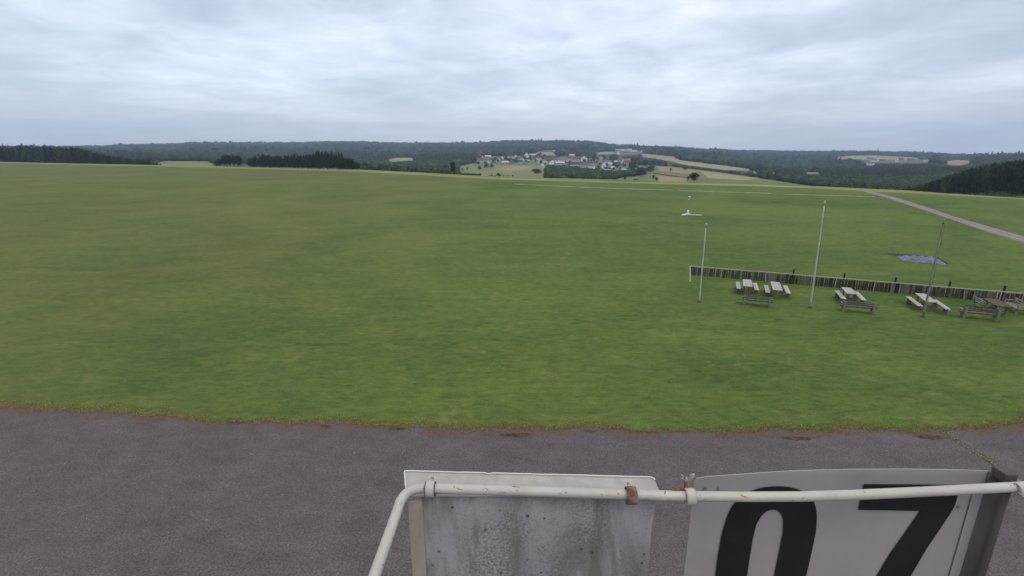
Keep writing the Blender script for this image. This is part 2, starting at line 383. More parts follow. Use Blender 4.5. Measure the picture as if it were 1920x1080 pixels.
FIELDS = [
    ([(722, 299), (745, 295), (779, 295.5), (779, 300), (735, 303)], PALE),
    ([(300, 301.5), (395, 302), (402, 314), (296, 314)], LGREEN),
    ([(857, 311), (896, 305), (932, 306), (1025, 308), (1027, 340), (900, 338), (858, 331)], LGREEN),
    ([(925, 317), (960, 312), (992, 312), (997, 316), (960, 321)], TAN),
    ([(1003, 286), (1012, 284), (1043, 285), (1044, 294), (1006, 293)], PALE),
    ([(1102, 286), (1150, 284), (1156, 288), (1122, 289.5)], PALE),
    ([(1203, 287), (1271, 294), (1277, 300), (1325, 306), (1414, 317), (1405, 320), (1350, 318), (1290, 310), (1265, 304), (1230, 297), (1203, 294)], PALE),
    ([(1195, 309.5), (1230, 310), (1262, 313), (1310, 318), (1360, 325), (1420, 333), (1480, 342), (1560, 353), (1620, 360), (1500, 364), (1195, 360), (1130, 345), (1160, 333), (1215, 327)], GREEN),
    ([(1232, 312), (1262, 313), (1312, 321), (1300, 326), (1240, 322)], TAN),
    ([(1232, 330), (1290, 333), (1285, 341), (1238, 341)], TAN),
    ([(1310, 320), (1360, 326), (1420, 334), (1400, 338), (1330, 334)], PALE),
    ([(1555, 297), (1585, 292), (1640, 291), (1700, 294), (1736, 297), (1700, 299.5), (1620, 299)], PALE),
    ([(1757, 303), (1793, 299), (1832, 302), (1797, 310), (1765, 307)], PINK),
    ([(1602, 309), (1625, 305.5), (1646, 307), (1640, 309.5)], PALE),
    ([(1504, 322.5), (1543, 323), (1541, 326.5), (1510, 326.5)], PALE),
    ([(1409, 320), (1426, 321), (1424, 325), (1412, 325)], PALE), ([(1440, 320.5), (1457, 321), (1457, 325), (1442, 325)], PALE),
    ([(1474, 302), (1510, 302.5), (1510, 304.5), (1476, 304)], PALE),
    ([(1148, 284), (1165, 281), (1190, 281.5), (1207, 285), (1192, 290), (1158, 290.5)], MOSS),
    ([(1620, 299), (1700, 299), (1748, 300), (1745, 304.5), (1690, 305), (1622, 304)], MOSS),
    ([(240, 291), (255, 290), (263, 291), (256, 294), (242, 293.5)], PALE),
]
VILLAGE = [(890, 300), (905, 294), (975, 292), (1000, 289), (1100, 296), (1150, 300), (1205, 302), (1200, 318), (1150, 322), (1060, 312), (1025, 310), (890, 309)]
def build_terrain():
    A = np.concatenate([np.arange(-180, -62, 2.0), np.arange(-62, 62, .11), np.arange(62, 180.1, 2.0)]) * math.pi / 180
    A[-1] = math.pi
    re = redge(px_of_az(np.clip(A, -1.02, 1.02)))
    t_in = np.concatenate([np.linspace(0, 1, 50) ** 1.0])
    rows = []
    rin = np.exp(np.log(.6)[None] * (1 - t_in[:, None]) + np.log(re * .8)[None] * t_in[:, None])
    rows.append(rin)
    rows.append(re[None] * np.linspace(.81, 1.0, 16)[:, None])
    rows.append(re[None] * np.linspace(1.02, 1.22, 9)[:, None])
    t = np.linspace(0, 1, 300)[1:, None]
    rows.append(np.exp(np.log(re * 1.22)[None] * (1 - t) + math.log(4600) * t))
    rows.append(np.array([4900, 5500, 7000])[:, None] * np.ones_like(re)[None])
    R = np.concatenate(rows, 0); n, m = R.shape
    X = R * np.sin(A)[None]; Y = R * np.cos(A)[None]; Z = ground(X, Y)
    PX, PY = proj(X, np.maximum(Y, .01), Z)
    col = np.zeros((n, m, 3)); col[:] = (.045, .062, .028); cov = np.zeros((n, m)); far = R > re[None] * 1.0001; cov[far] = 1
    edge_py = np.interp(PX, EDGE[:, 0], EDGE[:, 1])
    cov[~far & (Y > 60)] = (np.clip(1 - (PY - edge_py) / 2.6, 0, 1) ** .7)[~far & (Y > 60)]
    col[~far] = (.235, .235, .115)
    col[far & (R < re[None] * 1.24)] = (.15, .17, .07)
    fr = RNG.normal(0, .35, (n, m))
    for poly, c in FIELDS:
        k = inside(PX, PY + fr, poly) & far & (Y > 60); col[k] = c
    k = inside(PX, PY, VILLAGE) & far & (Y > 60); col[k] = MOSS
    V = np.stack([X, Y, Z], -1).reshape(-1, 3)
    idx = np.arange(n * m).reshape(n, m)
    Fc = np.stack([idx[:-1, :-1], idx[:-1, 1:], idx[1:, 1:], idx[1:, :-1]], -1).reshape(-1, 4)[:, ::-1]
    o = np_mesh('ground', V, Fc, M['ground'], tint=col.reshape(-1, 3), smooth=True)
    a = o.data.attributes.new('cover', 'FLOAT', 'POINT'); a.data.foreach_set('value', cov.ravel().astype(np.float32))
    # small disc under the camera closes the sheet
    c = MB(); c.v = [Vector((.75 * math.sin(i), .75 * math.cos(i), -.01)) for i in np.linspace(0, 6.28, 20, endpoint=False)]; c.f = [tuple(range(20))]; c.c = [None]
    tag(o, kind='structure')
build_terrain()

# asphalt apron, path, lines
def strip_sheet(name, left, right, z, mat_, **kw):
    m = MB()
    for a, b in zip(left, right): m.v += [Vector((a[0], a[1], z)), Vector((b[0], b[1], z))]
    for i in range(len(left) - 1): m.f.append((2*i, 2*i+1, 2*i+3, 2*i+2)); m.c.append(None)
    o = m.build(name, mat_); return tag(o, **kw)
APX = [(-900, 690), (-500, 715), (-200, 742), (0, 760), (200, 774.5), (400, 787), (600, 794), (800, 799.5), (1000, 804), (1200, 806), (1400, 808), (1520, 808), (1700, 805), (1790, 803), (1850, 800), (1920, 795), (2100, 775), (2400, 735)]
AP = [at(*p) for p in APX]
def fnoise(x, seed=0):
    return sum(math.sin(x * f_ + seed * 3.1 + i * 1.7) * a for i, (f_, a) in enumerate(((.7, .4), (1.9, .3), (4.3, .22), (9.7, .18), (23, .13), (51, .09), (97, .06))))
xs = np.linspace(AP[0].x, AP[-1].x, 2600)
ys = np.interp(xs, [p.x for p in AP], [p.y for p in AP]) + np.array([fnoise(x) * .24 for x in xs])
nx_ = len(xs); yb_ = np.interp(xs, [p.x for p in AP], [p.y for p in AP])
V = np.concatenate([np.stack([xs, np.full(nx_, -40.0), np.full(nx_, .004)], 1), np.stack([xs, yb_ - 1.5, np.full(nx_, .004)], 1), np.stack([xs, ys, np.full(nx_, .004)], 1)])
i_ = np.arange(nx_ - 1); Fq = np.concatenate([np.stack([i_ + k * nx_, i_ + 1 + k * nx_, i_ + 1 + (k + 1) * nx_, i_ + (k + 1) * nx_], 1) for k in (0, 1)])
ap = np_mesh('asphalt_apron', V, Fq, M['asphalt']); tag(ap, kind='structure')
a = ap.data.attributes.new('rim', 'FLOAT', 'POINT'); a.data.foreach_set('value', np.concatenate([np.zeros(2 * nx_), np.ones(nx_)]).astype(np.float32))
# joint with weeds on the right
J = [at(1768, 812), at(1800, 831), at(1845, 858), at(1884, 884), at(1960, 935)]
jx = []; 
for i in range(len(J) - 1):
    for k in range(12): jx.append(J[i].lerp(J[i + 1], k / 12))
l, r_ = [], []
for i, p in enumerate(jx):
    d = (J[-1] - J[0]).normalized(); nrm = Vector((-d.y, d.x, 0)); w = .035 + .03 * abs(fnoise(i * .5, 4))
    l.append(p + nrm * w); r_.append(p - nrm * w)
strip_sheet('pavement_joint', l, r_, .008, M['concrete'], kind='structure')
UP = [(1626.6, 356.8), (1686, 372), (1736.6, 388), (1789, 406.0), (1855.8, 425), (1920, 443), (2150, 508)]
LO = [(1612, 357.2), (1673, 374.4), (1719.6, 389.6), (1777, 409.2), (1845.6, 432.8), (1920, 455.5), (2150, 526)]
strip_sheet('gravel_path', [at(*p) for p in LO], [at(*p) for p in UP], .006, M['path'], kind='structure')
def lerp2(a, b, t): a = at(*a); b = at(*b); return a.lerp(b, t)
strip_sheet('path_wheel_track', [lerp2(a, b, .30) for a, b in zip(LO, UP)], [lerp2(a, b, .42) for a, b in zip(LO, UP)], .011, M['pathline'], kind='structure')
strip_sheet('path_wheel_track', [lerp2(a, b, .74) for a, b in zip(LO, UP)], [lerp2(a, b, .84) for a, b in zip(LO, UP)], .011, M['pathline'], kind='structure')
for seg in ([(964, 345), (1071, 350), (1160, 353.5), (1262, 356.4)], [(1270, 356.7), (1350, 359.7), (1446, 362.4)], [(1472, 364), (1560, 366.5), (1641, 368.7)]):
    n = 40; pts = []
    for k in range(n + 1):
        x = seg[0][0] + (seg[-1][0] - seg[0][0]) * k / n
        y = np.interp(x, [p[0] for p in seg], [p[1] for p in seg]); pts.append((x, y))
    strip_sheet('runway_edge_line', [at(x, y + .30 + .12 * fnoise(x, 2)) for x, y in pts], [at(x, y - .30 + .12 * fnoise(x, 5)) for x, y in pts], .006, M['lime'], kind='structure')

# ragged grass along the asphalt edge and in the joint
def blades(name, pts, hmin, hmax, cols, lab=None):
    n = len(pts); P = np.array(pts); a = RNG.uniform(0, math.pi * 2, n); w = RNG.uniform(.006, .016, n); h = RNG.uniform(hmin, hmax, n)
    dx = np.cos(a) * w; dy = np.sin(a) * w; lx = RNG.normal(0, .45, n) * h; ly = RNG.normal(0, .45, n) * h
    V = np.zeros((n, 3, 3)); V[:, 0] = P + np.stack([dx, dy, 0 * dx], 1); V[:, 1] = P - np.stack([dx, dy, 0 * dx], 1); V[:, 2] = P + np.stack([lx, ly, h], 1)
    cc = np.array(cols)[RNG.integers(0, len(cols), n)] * RNG.uniform(.7, 1.3, (n, 1))
    o = np_mesh(name, V.reshape(-1, 3), np.arange(n * 3).reshape(n, 3), M['blades'], tint=np.repeat(cc, 3, 0))
    return tag(o, label=lab, cat='grass', kind='stuff')
pts = []
k = RNG.integers(0, len(xs), 110000)
for i in k:
    if -24 < xs[i] < 26:
        o_ = abs(RNG.normal(0, .22 + .14 * fnoise(xs[i] * .6, 9))) - .06
        pts.append((xs[i] + RNG.uniform(-.02, .02), ys[i] + o_, 0.003))
blades('edge_grass', pts, .012, .04, [(.12, .15, .04), (.30, .25, .11), (.30, .22, .10), (.20, .13, .065), (.14, .15, .05), (.27, .24, .09), (.36, .30, .15)], 'short green and straw coloured grass fringe along the asphalt edge')
pts = []
for i in range(1100):
    q = jx[RNG.integers(0, len(jx) - 1)]; t_ = RNG.uniform(0, 1)
    pts.append((q.x + RNG.normal(0, .07), q.y + RNG.normal(0, .10), .006))
blades('joint_weeds', pts, .015, .06, [(.17, .16, .09), (.12, .12, .05), (.26, .23, .16)], 'dry weeds growing in the pavement joint')
# scattered taller tufts and weeds in the near turf
pts = []
for _ in range(420):
    x = RNG.uniform(-24, 26); y = RNG.uniform(17.5, 42)
    if y < np.interp(x, xs, ys) + .3: continue
    for q in range(RNG.integers(5, 22)): pts.append((x + RNG.normal(0, .16), y + RNG.normal(0, .06), 0))
blades('turf_tufts', pts, .02, .07, [(.085, .115, .030), (.115, .130, .038), (.15, .145, .05)], 'slightly taller tufts of grass in the mown turf')

# ------------------------------------------------------------------ trees
def ico():
    t = (1 + 5 ** .5) / 2
    v = np.array([(-1, t, 0), (1, t, 0), (-1, -t, 0), (1, -t, 0), (0, -1, t), (0, 1, t), (0, -1, -t), (0, 1, -t), (t, 0, -1), (t, 0, 1), (-t, 0, -1), (-t, 0, 1)], float)
    v /= np.linalg.norm(v[0])
    f = np.array([(0, 11, 5), (0, 5, 1), (0, 1, 7), (0, 7, 10), (0, 10, 11), (1, 5, 9), (5, 11, 4), (11, 10, 2), (10, 7, 6), (7, 1, 8), (3, 9, 4), (3, 4, 2), (3, 2, 6), (3, 6, 8), (3, 8, 9), (4, 9, 5), (2, 4, 11), (6, 2, 10), (8, 6, 7), (9, 8, 1)])
    return v, f
def ico2():
    v, f = ico(); V = list(map(tuple, v)); cache = {}; F2 = []
    def mid(a, b):
        k = (min(a, b), max(a, b))
        if k not in cache:
            m = (np.array(V[a]) + np.array(V[b])); m /= np.linalg.norm(m); V.append(tuple(m)); cache[k] = len(V) - 1
        return cache[k]
    for a, b, c in f:
        x, y, z = mid(a, b), mid(b, c), mid(c, a); F2 += [(a, x, z), (b, y, x), (c, z, y), (x, y, z)]
    return np.array(V), np.array(F2)
def leaf_crown(kind, n, h, w, seed, leaf):
    """triangles of foliage spread through the crown volume: returns (verts, faces, shade)"""
    g = np.random.default_rng(seed)
    if kind == 'conifer':
        t = g.uniform(0, 1, n) ** .75                           # 0 top .. 1 bottom
        tier = .82 + .3 * np.abs(np.sin(t * 19 + g.uniform(0, 3)))
        rad = w / 2 * (t ** .85) * tier * np.sqrt(g.uniform(.25, 1, n)); a = g.uniform(0, 6.283, n)
        C = np.stack([np.cos(a) * rad, np.sin(a) * rad, h * (1 - t * .90)], 1)
    else:
        nc = 22; ca = g.uniform(0, 6.283, nc); ct = g.uniform(-.75, 1, nc); cr = np.sqrt(1 - ct * ct * .9) * g.uniform(.35, .8, nc)
        cc = np.stack([np.cos(ca) * cr * w / 2 * .8, np.sin(ca) * cr * w / 2 * .8, h * .56 + ct * h * .30], 1); rr = g.uniform(.16, .28, nc) * w
        k = g.integers(0, nc, n); d = g.normal(0, 1, (n, 3)); d /= np.linalg.norm(d, axis=1)[:, None]
        C = cc[k] + d * (rr[k] * g.uniform(.55, 1, n) ** .5)[:, None] * np.array([1, 1, .85])
        C[:, 2] = np.maximum(C[:, 2], h * .10)
    s = leaf * g.uniform(.6, 1.3, n)
    V = np.repeat(C[:, None], 3, 1) + g.normal(0, 1, (n, 3, 3)) * s[:, None, None] * .75
    return V.reshape(-1, 3), np.arange(3 * n).reshape(n, 3), np.repeat(g.uniform(.65, 1.35, n), 3)
TREEMESH = {}
def tree_meshes(kind, n=900, leaf=.35, base=(.045, .07, .022)):
    out = []
    for s in range(4):
        V, Fc, sh = leaf_crown(kind, n, 1.0, .55 if kind == 'conifer' else 1.0, 11 + s, leaf)
        out.append(np_mesh_data('crown', V, Fc, M['foliage'], np.array(base)[None] * sh[:, None]))
    return out
def np_mesh_data(name, V, Fc, m, t_):
    o = np_mesh(name, V, Fc, m, tint=t_); me = o.data; bpy.data.objects.remove(o); return me
TREEMESH['conifer'] = tree_meshes('conifer', 1300, .030, (.026, .040, .018))
TREEMESH['broad'] = tree_meshes('broad', 1500, .040, (.050, .075, .026))
TREEMESH['dark'] = tree_meshes('broad', 1500, .040, (.028, .042, .020))
tm = MB().tube([(0, 0, -.03), (0, 0, .3), (.01, 0, .75)], [.035, .026, .008], 6); _t = tm.build('trunk', M['bark']); TRUNK = _t.data; bpy.data.objects.remove(_t)
TRI = [0]
def tree(name, kind, loc, h, w, label, cat, group=None, sink=0):
    TRI[0] += 1; e = empty(name, (loc[0], loc[1], loc[2] - sink), random.uniform(0, 6.28), label=label, cat=cat, group=group)
    c = bpy.data.objects.new('crown', TREEMESH[kind][TRI[0] % 4]); COL.objects.link(c); c.parent = e
    ww = w / (.55 if kind == 'conifer' else 1.0); c.scale = (ww, ww * random.uniform(.85, 1.1), h)
    t_ = bpy.data.objects.new('trunk', TRUNK); COL.objects.link(t_); t_.parent = e; t_.scale = (h * .8, h * .8, h)
    return e
def px_tree(name, kind, px, base, top, wpx, label, cat, group=None):
    p, r = locate(px, base); k = r / F * 1.03; return tree(name, kind, p, (base - top) * k, wpx * k, label, cat, group, .1)

# the two conifer stands at the far edge of the airfield
def on_edge(px, back): 
    a = az_of_px(px); r = float(redge(px)) + back; x, y = r * math.sin(a), r * math.cos(a); return Vector((x, y, float(ground(x, y)))), r
def stand(px, top, back, name, kind, wpx, label, group):
    p, r = on_edge(px, back); ey = proj(p.x, p.y, 0)[1]; dep = p.y * CP + (H - p.z) * SP
    ztop = p.z
    for zz in np.arange(0, 40, .2):
        if proj(p.x, p.y, p.z + zz)[1] <= top: ztop = p.z + zz; break
    return tree(name, kind, p, ztop - p.z, wpx * dep / F, label, 'tree', group, .2)
long_top = [(470, 297), (478, 290), (490, 287), (497, 288), (512, 292), (527, 290), (543, 288), (560, 288), (580, 288), (597, 283), (612, 284), (625, 283), (641, 284), (650, 294), (660, 297), (668, 301)]
def ordn(i):
    return ['first', 'second', 'third', 'fourth', 'fifth', 'sixth', 'seventh', 'eighth', 'ninth', 'tenth', 'eleventh', 'twelfth', 'thirteenth', 'fourteenth', 'fifteenth', 'sixteenth', 'seventeenth', 'eighteenth', 'nineteenth', 'twentieth'][i] if i < 20 else 'twenty-' + ordn(i - 20) if i < 29 else 'thirtieth' if i == 29 else 'thirty-' + ordn(i - 30)
for i in range(34):
    px = 468 + i * 6.0 + random.uniform(-1.5, 1.5)
    tp = np.interp(px, [a for a, _ in long_top], [b for _, b in long_top]) + random.uniform(-1, 3.5)
    stand(px, tp, random.uniform(3, 8) + (i % 3) * 6, 'conifer_tree', ('conifer' if i % 3 else 'dark') if px < 650 else 'dark', random.uniform(14, 19) if i % 3 else 13,
          f'dark conifer, {ordn(i)} from the left in the long dense row at the far field edge' if px < 650 else ['dark rounded tree where the long conifer row ends', 'next to last rounded tree right of the long conifer row', 'last and lowest rounded tree right of the long conifer row', 'outermost rounded tree right of the long conifer row'][max(0, i - 31)], 'trees of the long dark row')
for i, (px, tp) in enumerate([(404, 303), (410, 296), (418, 291), (424, 290), (430, 291), (437, 289), (443, 291), (448, 292)]):
    stand(px, tp, 4 + (i % 3) * 5, 'dark_tree', 'dark', 11, f'dark tree, {ordn(i)} from the left in the small clump left of the conifer row', 'trees of the small dark clump')
# wooded masses
def merge_trees(name, P, Hh, Ww, kinds, templ, tints, label):
    """P (n,3) bases; merged copies of low templates"""
    Vs, Fs, Ts, off = [], [], [], 0
    for ti, (tv, tf, ts) in enumerate(templ):
        k = kinds == ti
        if not k.any(): continue
        p = P[k]; n = len(p); a = RNG.uniform(0, 6.283, n); c, s = np.cos(a), np.sin(a)
        x = tv[None, :, 0] * Ww[k][:, None]; y = tv[None, :, 1] * Ww[k][:, None]; z = tv[None, :, 2] * Hh[k][:, None]
        V = np.stack([x * c[:, None] - y * s[:, None] + p[:, None, 0], x * s[:, None] + y * c[:, None] + p[:, None, 1], z + p[:, None, 2]], -1)
        F_ = tf[None] + (np.arange(n) * len(tv))[:, None, None] + off
        Ts.append((tints[k][:, None, :] * (ts[None, :, None] if ts is not None else np.ones((1, len(tv), 1)))).reshape(-1, 3)); Vs.append(V.reshape(-1, 3)); Fs.append(F_.reshape(-1, 3)); off += n * len(tv)
    o = np_mesh(name, np.concatenate(Vs), np.concatenate(Fs), M['foliage'], tint=np.concatenate(Ts))
    return tag(o, label=label, cat='woodland', kind='stuff')
def blob_templates(fine):
    out = []; v0, f0 = (ico2() if fine else ico())
    for s in range(4):                                          # broadleaf lumps
        g = np.random.default_rng(50 + s); v = v0 * g.uniform(.72, 1.22, (len(v0), 1)) * .5
        v = v * np.array([1, 1, 1.0]); v[:, 2] = (v[:, 2] + .46); out.append((v, f0, g.uniform(.75, 1.25, len(v0))))
    for s in range(3):                                          # conifers: three ragged tiers
        g = np.random.default_rng(80 + s); V, Fq = [], []
        for ti, (zb, zt, r) in enumerate(((.08, .6, .5), (.38, .82, .36), (.62, 1.05, .22))):
            b = len(V); n = 7
            for k in range(n): a = 6.283 * k / n + ti; q = r * g.uniform(.65, 1.25); V.append((math.cos(a) * q, math.sin(a) * q, zb + g.uniform(-.05, .05)))
            V.append((0, 0, zt))
            for k in range(n): Fq.append((b + k, b + (k + 1) % n, b + n))
        out.append((np.array(V), np.array(Fq), g.uniform(.75, 1.25, len(V))))
    return out
COARSE, FINE = blob_templates(False), blob_templates(True)
LEAFY = [leaf_crown('broad', 420, 1.0, 1.0, 5 + s, .062) for s in range(3)] + [leaf_crown('conifer', 420, 1.0, .6, 9 + s, .05) for s in range(3)]
def forest_tints(n, dark=1.0):
    base = np.array([(.030, .050, .020), (.040, .066, .024), (.055, .082, .028), (.034, .056, .026), (.024, .038, .018)])
    return base[RNG.integers(0, 5, n)] * RNG.uniform(.75, 1.3, (n, 1)) * dark
def sample(n, px0, px1, r0, r1):
    px = RNG.uniform(px0, px1, n); r = np.exp(RNG.uniform(math.log(r0), math.log(r1), n)); a = az_of_px(px)
    x, y = r * np.sin(a), r * np.cos(a); z = ground(x, y); q = proj(x, y, z)
    return px, r, x, y, z, q[0], q[1]
def clear_mask(PX, PY, r, px, hpx=0):
    bad = r < redge(px) * 1.30
    for poly, c in FIELDS:
        bad |= inside(PX, PY - .4, poly)
        for f_ in (.2, .4, .6, .8, 1.0): bad |= inside(PX, PY - hpx * f_, poly)
    bad |= inside(PX, PY, VILLAGE)
    bad |= inside(PX, PY - hpx * .7, VILLAGE)
    return ~bad
def hidden(px, r, z, top):
    """drop trees whose top is well behind the terrain in front"""
    hid = np.zeros(len(px), bool); a = az_of_px(px); best = np.full(len(px), 1e9)
    for f in np.linspace(.15, .98, 40):
        rr = r * f; x, y = rr * np.sin(a), rr * np.cos(a); best = np.minimum(best, proj(x, y, ground(x, y))[1])
    return top > best + 3.0
def forest(name, n, px0, px1, r0, r1, templ, hgt, wid, label, dark=1.0, con=.4, extra=None):
    px, r, x, y, z, PX, PY = sample(n, px0, px1, r0, r1)
    hh = RNG.uniform(*hgt, n) if hgt else np.clip(r * .0115, 5.5, 15) * RNG.uniform(.75, 1.25, n); top = proj(x, y, z + hh)[1]
    ok = clear_mask(PX, PY, r, px, PY - top) & ~hidden(px, r, z, top)
    if extra is not None: ok &= extra(PX, PY, r, px)
    # do not let tree tops cover the open fields in front of them: only test a little
    px, r, x, y, z, hh = [q[ok] for q in (px, r, x, y, z, hh)]; n = len(px)
    nb = 4 if templ is not LEAFY else 3; nk = len(templ)
    stand_n = np.sin(x / 210 + y / 160) + np.sin(x / 90 - y / 130 + 2) * .6 + RNG.normal(0, .5, n)
    kinds = np.where(stand_n > (1 - 2 * con), RNG.integers(nb, nk, n), RNG.integers(0, nb, n))
    tn = forest_tints(n, dark); tn[kinds >= nb] *= .62
    w = hh * RNG.uniform(*wid, n)
    em = (RNG.uniform(0, 1, n) < .06) & (r > 1800); hh[em] *= RNG.uniform(1.15, 1.5, em.sum())
    print(name, n)
    return merge_trees(name, np.stack([x, y, z - .5], 1), hh, w, kinds, templ, tn, label)
forest('far_forest', 52000, -260, 2180, 1500, 4550, COARSE, (13, 23), (.9, 1.5), 'blue green forest covering the far ridge from side to side', dark=.76)
forest('hillside_forest', 34000, 250, 2180, 420, 1500, FINE, None, (.8, 1.3), 'mixed woods on the slopes and valley below the ridge', dark=.74, extra=lambda PX, PY, r, px: (px > 640) | (r > 1150))
def right_wood(PX, PY, r, px): return (px > 1690)
# tall dark wood behind the right edge of the field
def mass_by_line(name, n, px0, px1, back0, back1, toppts, label, dark, templ=LEAFY, con=.5, wr=(.55, .9)):
    px = RNG.uniform(px0, px1, n); bk = RNG.uniform(back0, back1, n); a = az_of_px(px); r = redge(px) + bk
    x, y = r * np.sin(a), r * np.cos(a); z = ground(x, y)
    tp = np.interp(px, [p[0] for p in toppts], [p[1] for p in toppts]) + RNG.uniform(0, 4.5, n)
    u = (px - CX) / F; v = (CY - tp) / F; dy = CP + v * SP; dz = -SP + v * CP; zt = H + r * dz / np.sqrt(u * u + dy * dy)
    hh = np.maximum(zt - z, 3.0); kinds = np.where(RNG.uniform(0, 1, n) < con, RNG.integers(3, 6, n), RNG.integers(0, 3, n))
    tn = forest_tints(n, dark); tn[kinds >= 3] *= .7
    w = np.minimum(hh * RNG.uniform(*wr, n), 9.5)
    return merge_trees(name, np.stack([x, y, z - .3], 1), hh, w, kinds, templ, tn, label)
mass_by_line('left_wood', 520, -330, 300, 25, 230, [(-330, 268), (0, 274.5), (60, 273), (140, 274), (165, 281), (200, 290), (230, 293), (262, 297), (300, 303.5)], 'dark near wood beyond the left end of the airfield', .75)
mass_by_line('right_wood', 700, 1690, 2250, 150, 420, [(1690, 356), (1740, 345), (1775, 332), (1810, 320), (1850, 310), (1885, 303), (1920, 300), (2250, 292)], 'dark wood rising behind the right end of the field', .8, wr=(.35, .55))

# ------------------------------------------------------------------ village
def gable(m, w, d, e, rh, over, t_):
    pass
HOUSE = {}
def house_meshes():
    w = MB(); w.v = [Vector(p) for p in ((-.5,-.4,-.25),(.5,-.4,-.25),(.5,.4,-.25),(-.5,.4,-.25),(-.5,-.4,.5),(.5,-.4,.5),(.5,.4,.5),(-.5,.4,.5),(-.5,0,.84),(.5,0,.84))]
    w.f = [(0,1,5,4),(2,3,7,6),(1,2,6,9,5),(3,0,4,8,7),(4,5,9,8),(6,7,8,9)]; w.c = [None]*6
    r = MB()
    for s in (-1, 1):
        a = math.atan2(.34, .4)
        r.quadbox(Matrix.Translation((0, s*.225, .70)) @ Matrix.Rotation(-s*a, 4, 'X'), 1.1, .62, .04)
    c = MB().box((.2, .12, .84), (.08, .08, .28))
    wn = MB().box((0, 0, 0), (.12, .03, .15)).box((0, -.018, 0), (.10, .012, .012))
    out = []
    for mb, nm, mt in ((w, 'wall', 'hwhite'), (r, 'roof', 'rdark'), (c, 'chimney', 'rred'), (wn, 'window', 'glass')):
        o = mb.build(nm, M[mt]); out.append(o.data); bpy.data.objects.remove(o)
    return out
WALL, ROOF, CHIM, WIND = house_meshes()
def own(me, m):
    k = (me.name, m)
    if k not in HOUSE: q = me.copy(); q.materials.clear(); q.materials.append(M[m]); HOUSE[k] = q
    return HOUSE[k]
def house(px, py, wpx, hpx, wall, roof, rz, label, group='houses of the hillside village'):
    p, r = locate(px, py); k = r / F * 1.03; W_ = max(wpx * k * 1.15, 6); Hh = max(hpx * k * 1.2, 5)
    a = math.atan2(p.x, p.y)
    e = empty('village_house', p, -a + rz, label=label, cat='house', group=group)
    def ch(nm, me, par, loc=(0,0,0), rot=0, sc=None):
        o = bpy.data.objects.new(nm, me); COL.objects.link(o); o.parent = par; o.location = loc; o.rotation_euler = (0,0,rot)
        if sc: o.scale = sc
        return o
    sy = W_ * .85
    ch('wall', own(WALL, wall), e, sc=(W_, sy, Hh)); rf = ch('roof', own(ROOF, roof), e, sc=(W_, sy, Hh)); ch('chimney', own(CHIM, 'rred'), rf)
    for x in (-.28, 0, .28):
        ch('window', WIND, e, (x * W_, -.402 * sy, .28 * Hh), 0, (W_, sy, Hh))
    for y in (-.18, .18):
        ch('window', WIND, e, (-.502 * W_, y * sy, .28 * Hh), -math.pi / 2, (sy, W_, Hh)); ch('window', WIND, e, (.502 * W_, y * sy, .28 * Hh), math.pi / 2, (sy, W_, Hh))
G = 'small house among the roofs and trees of the hillside village'
g90 = math.pi / 2
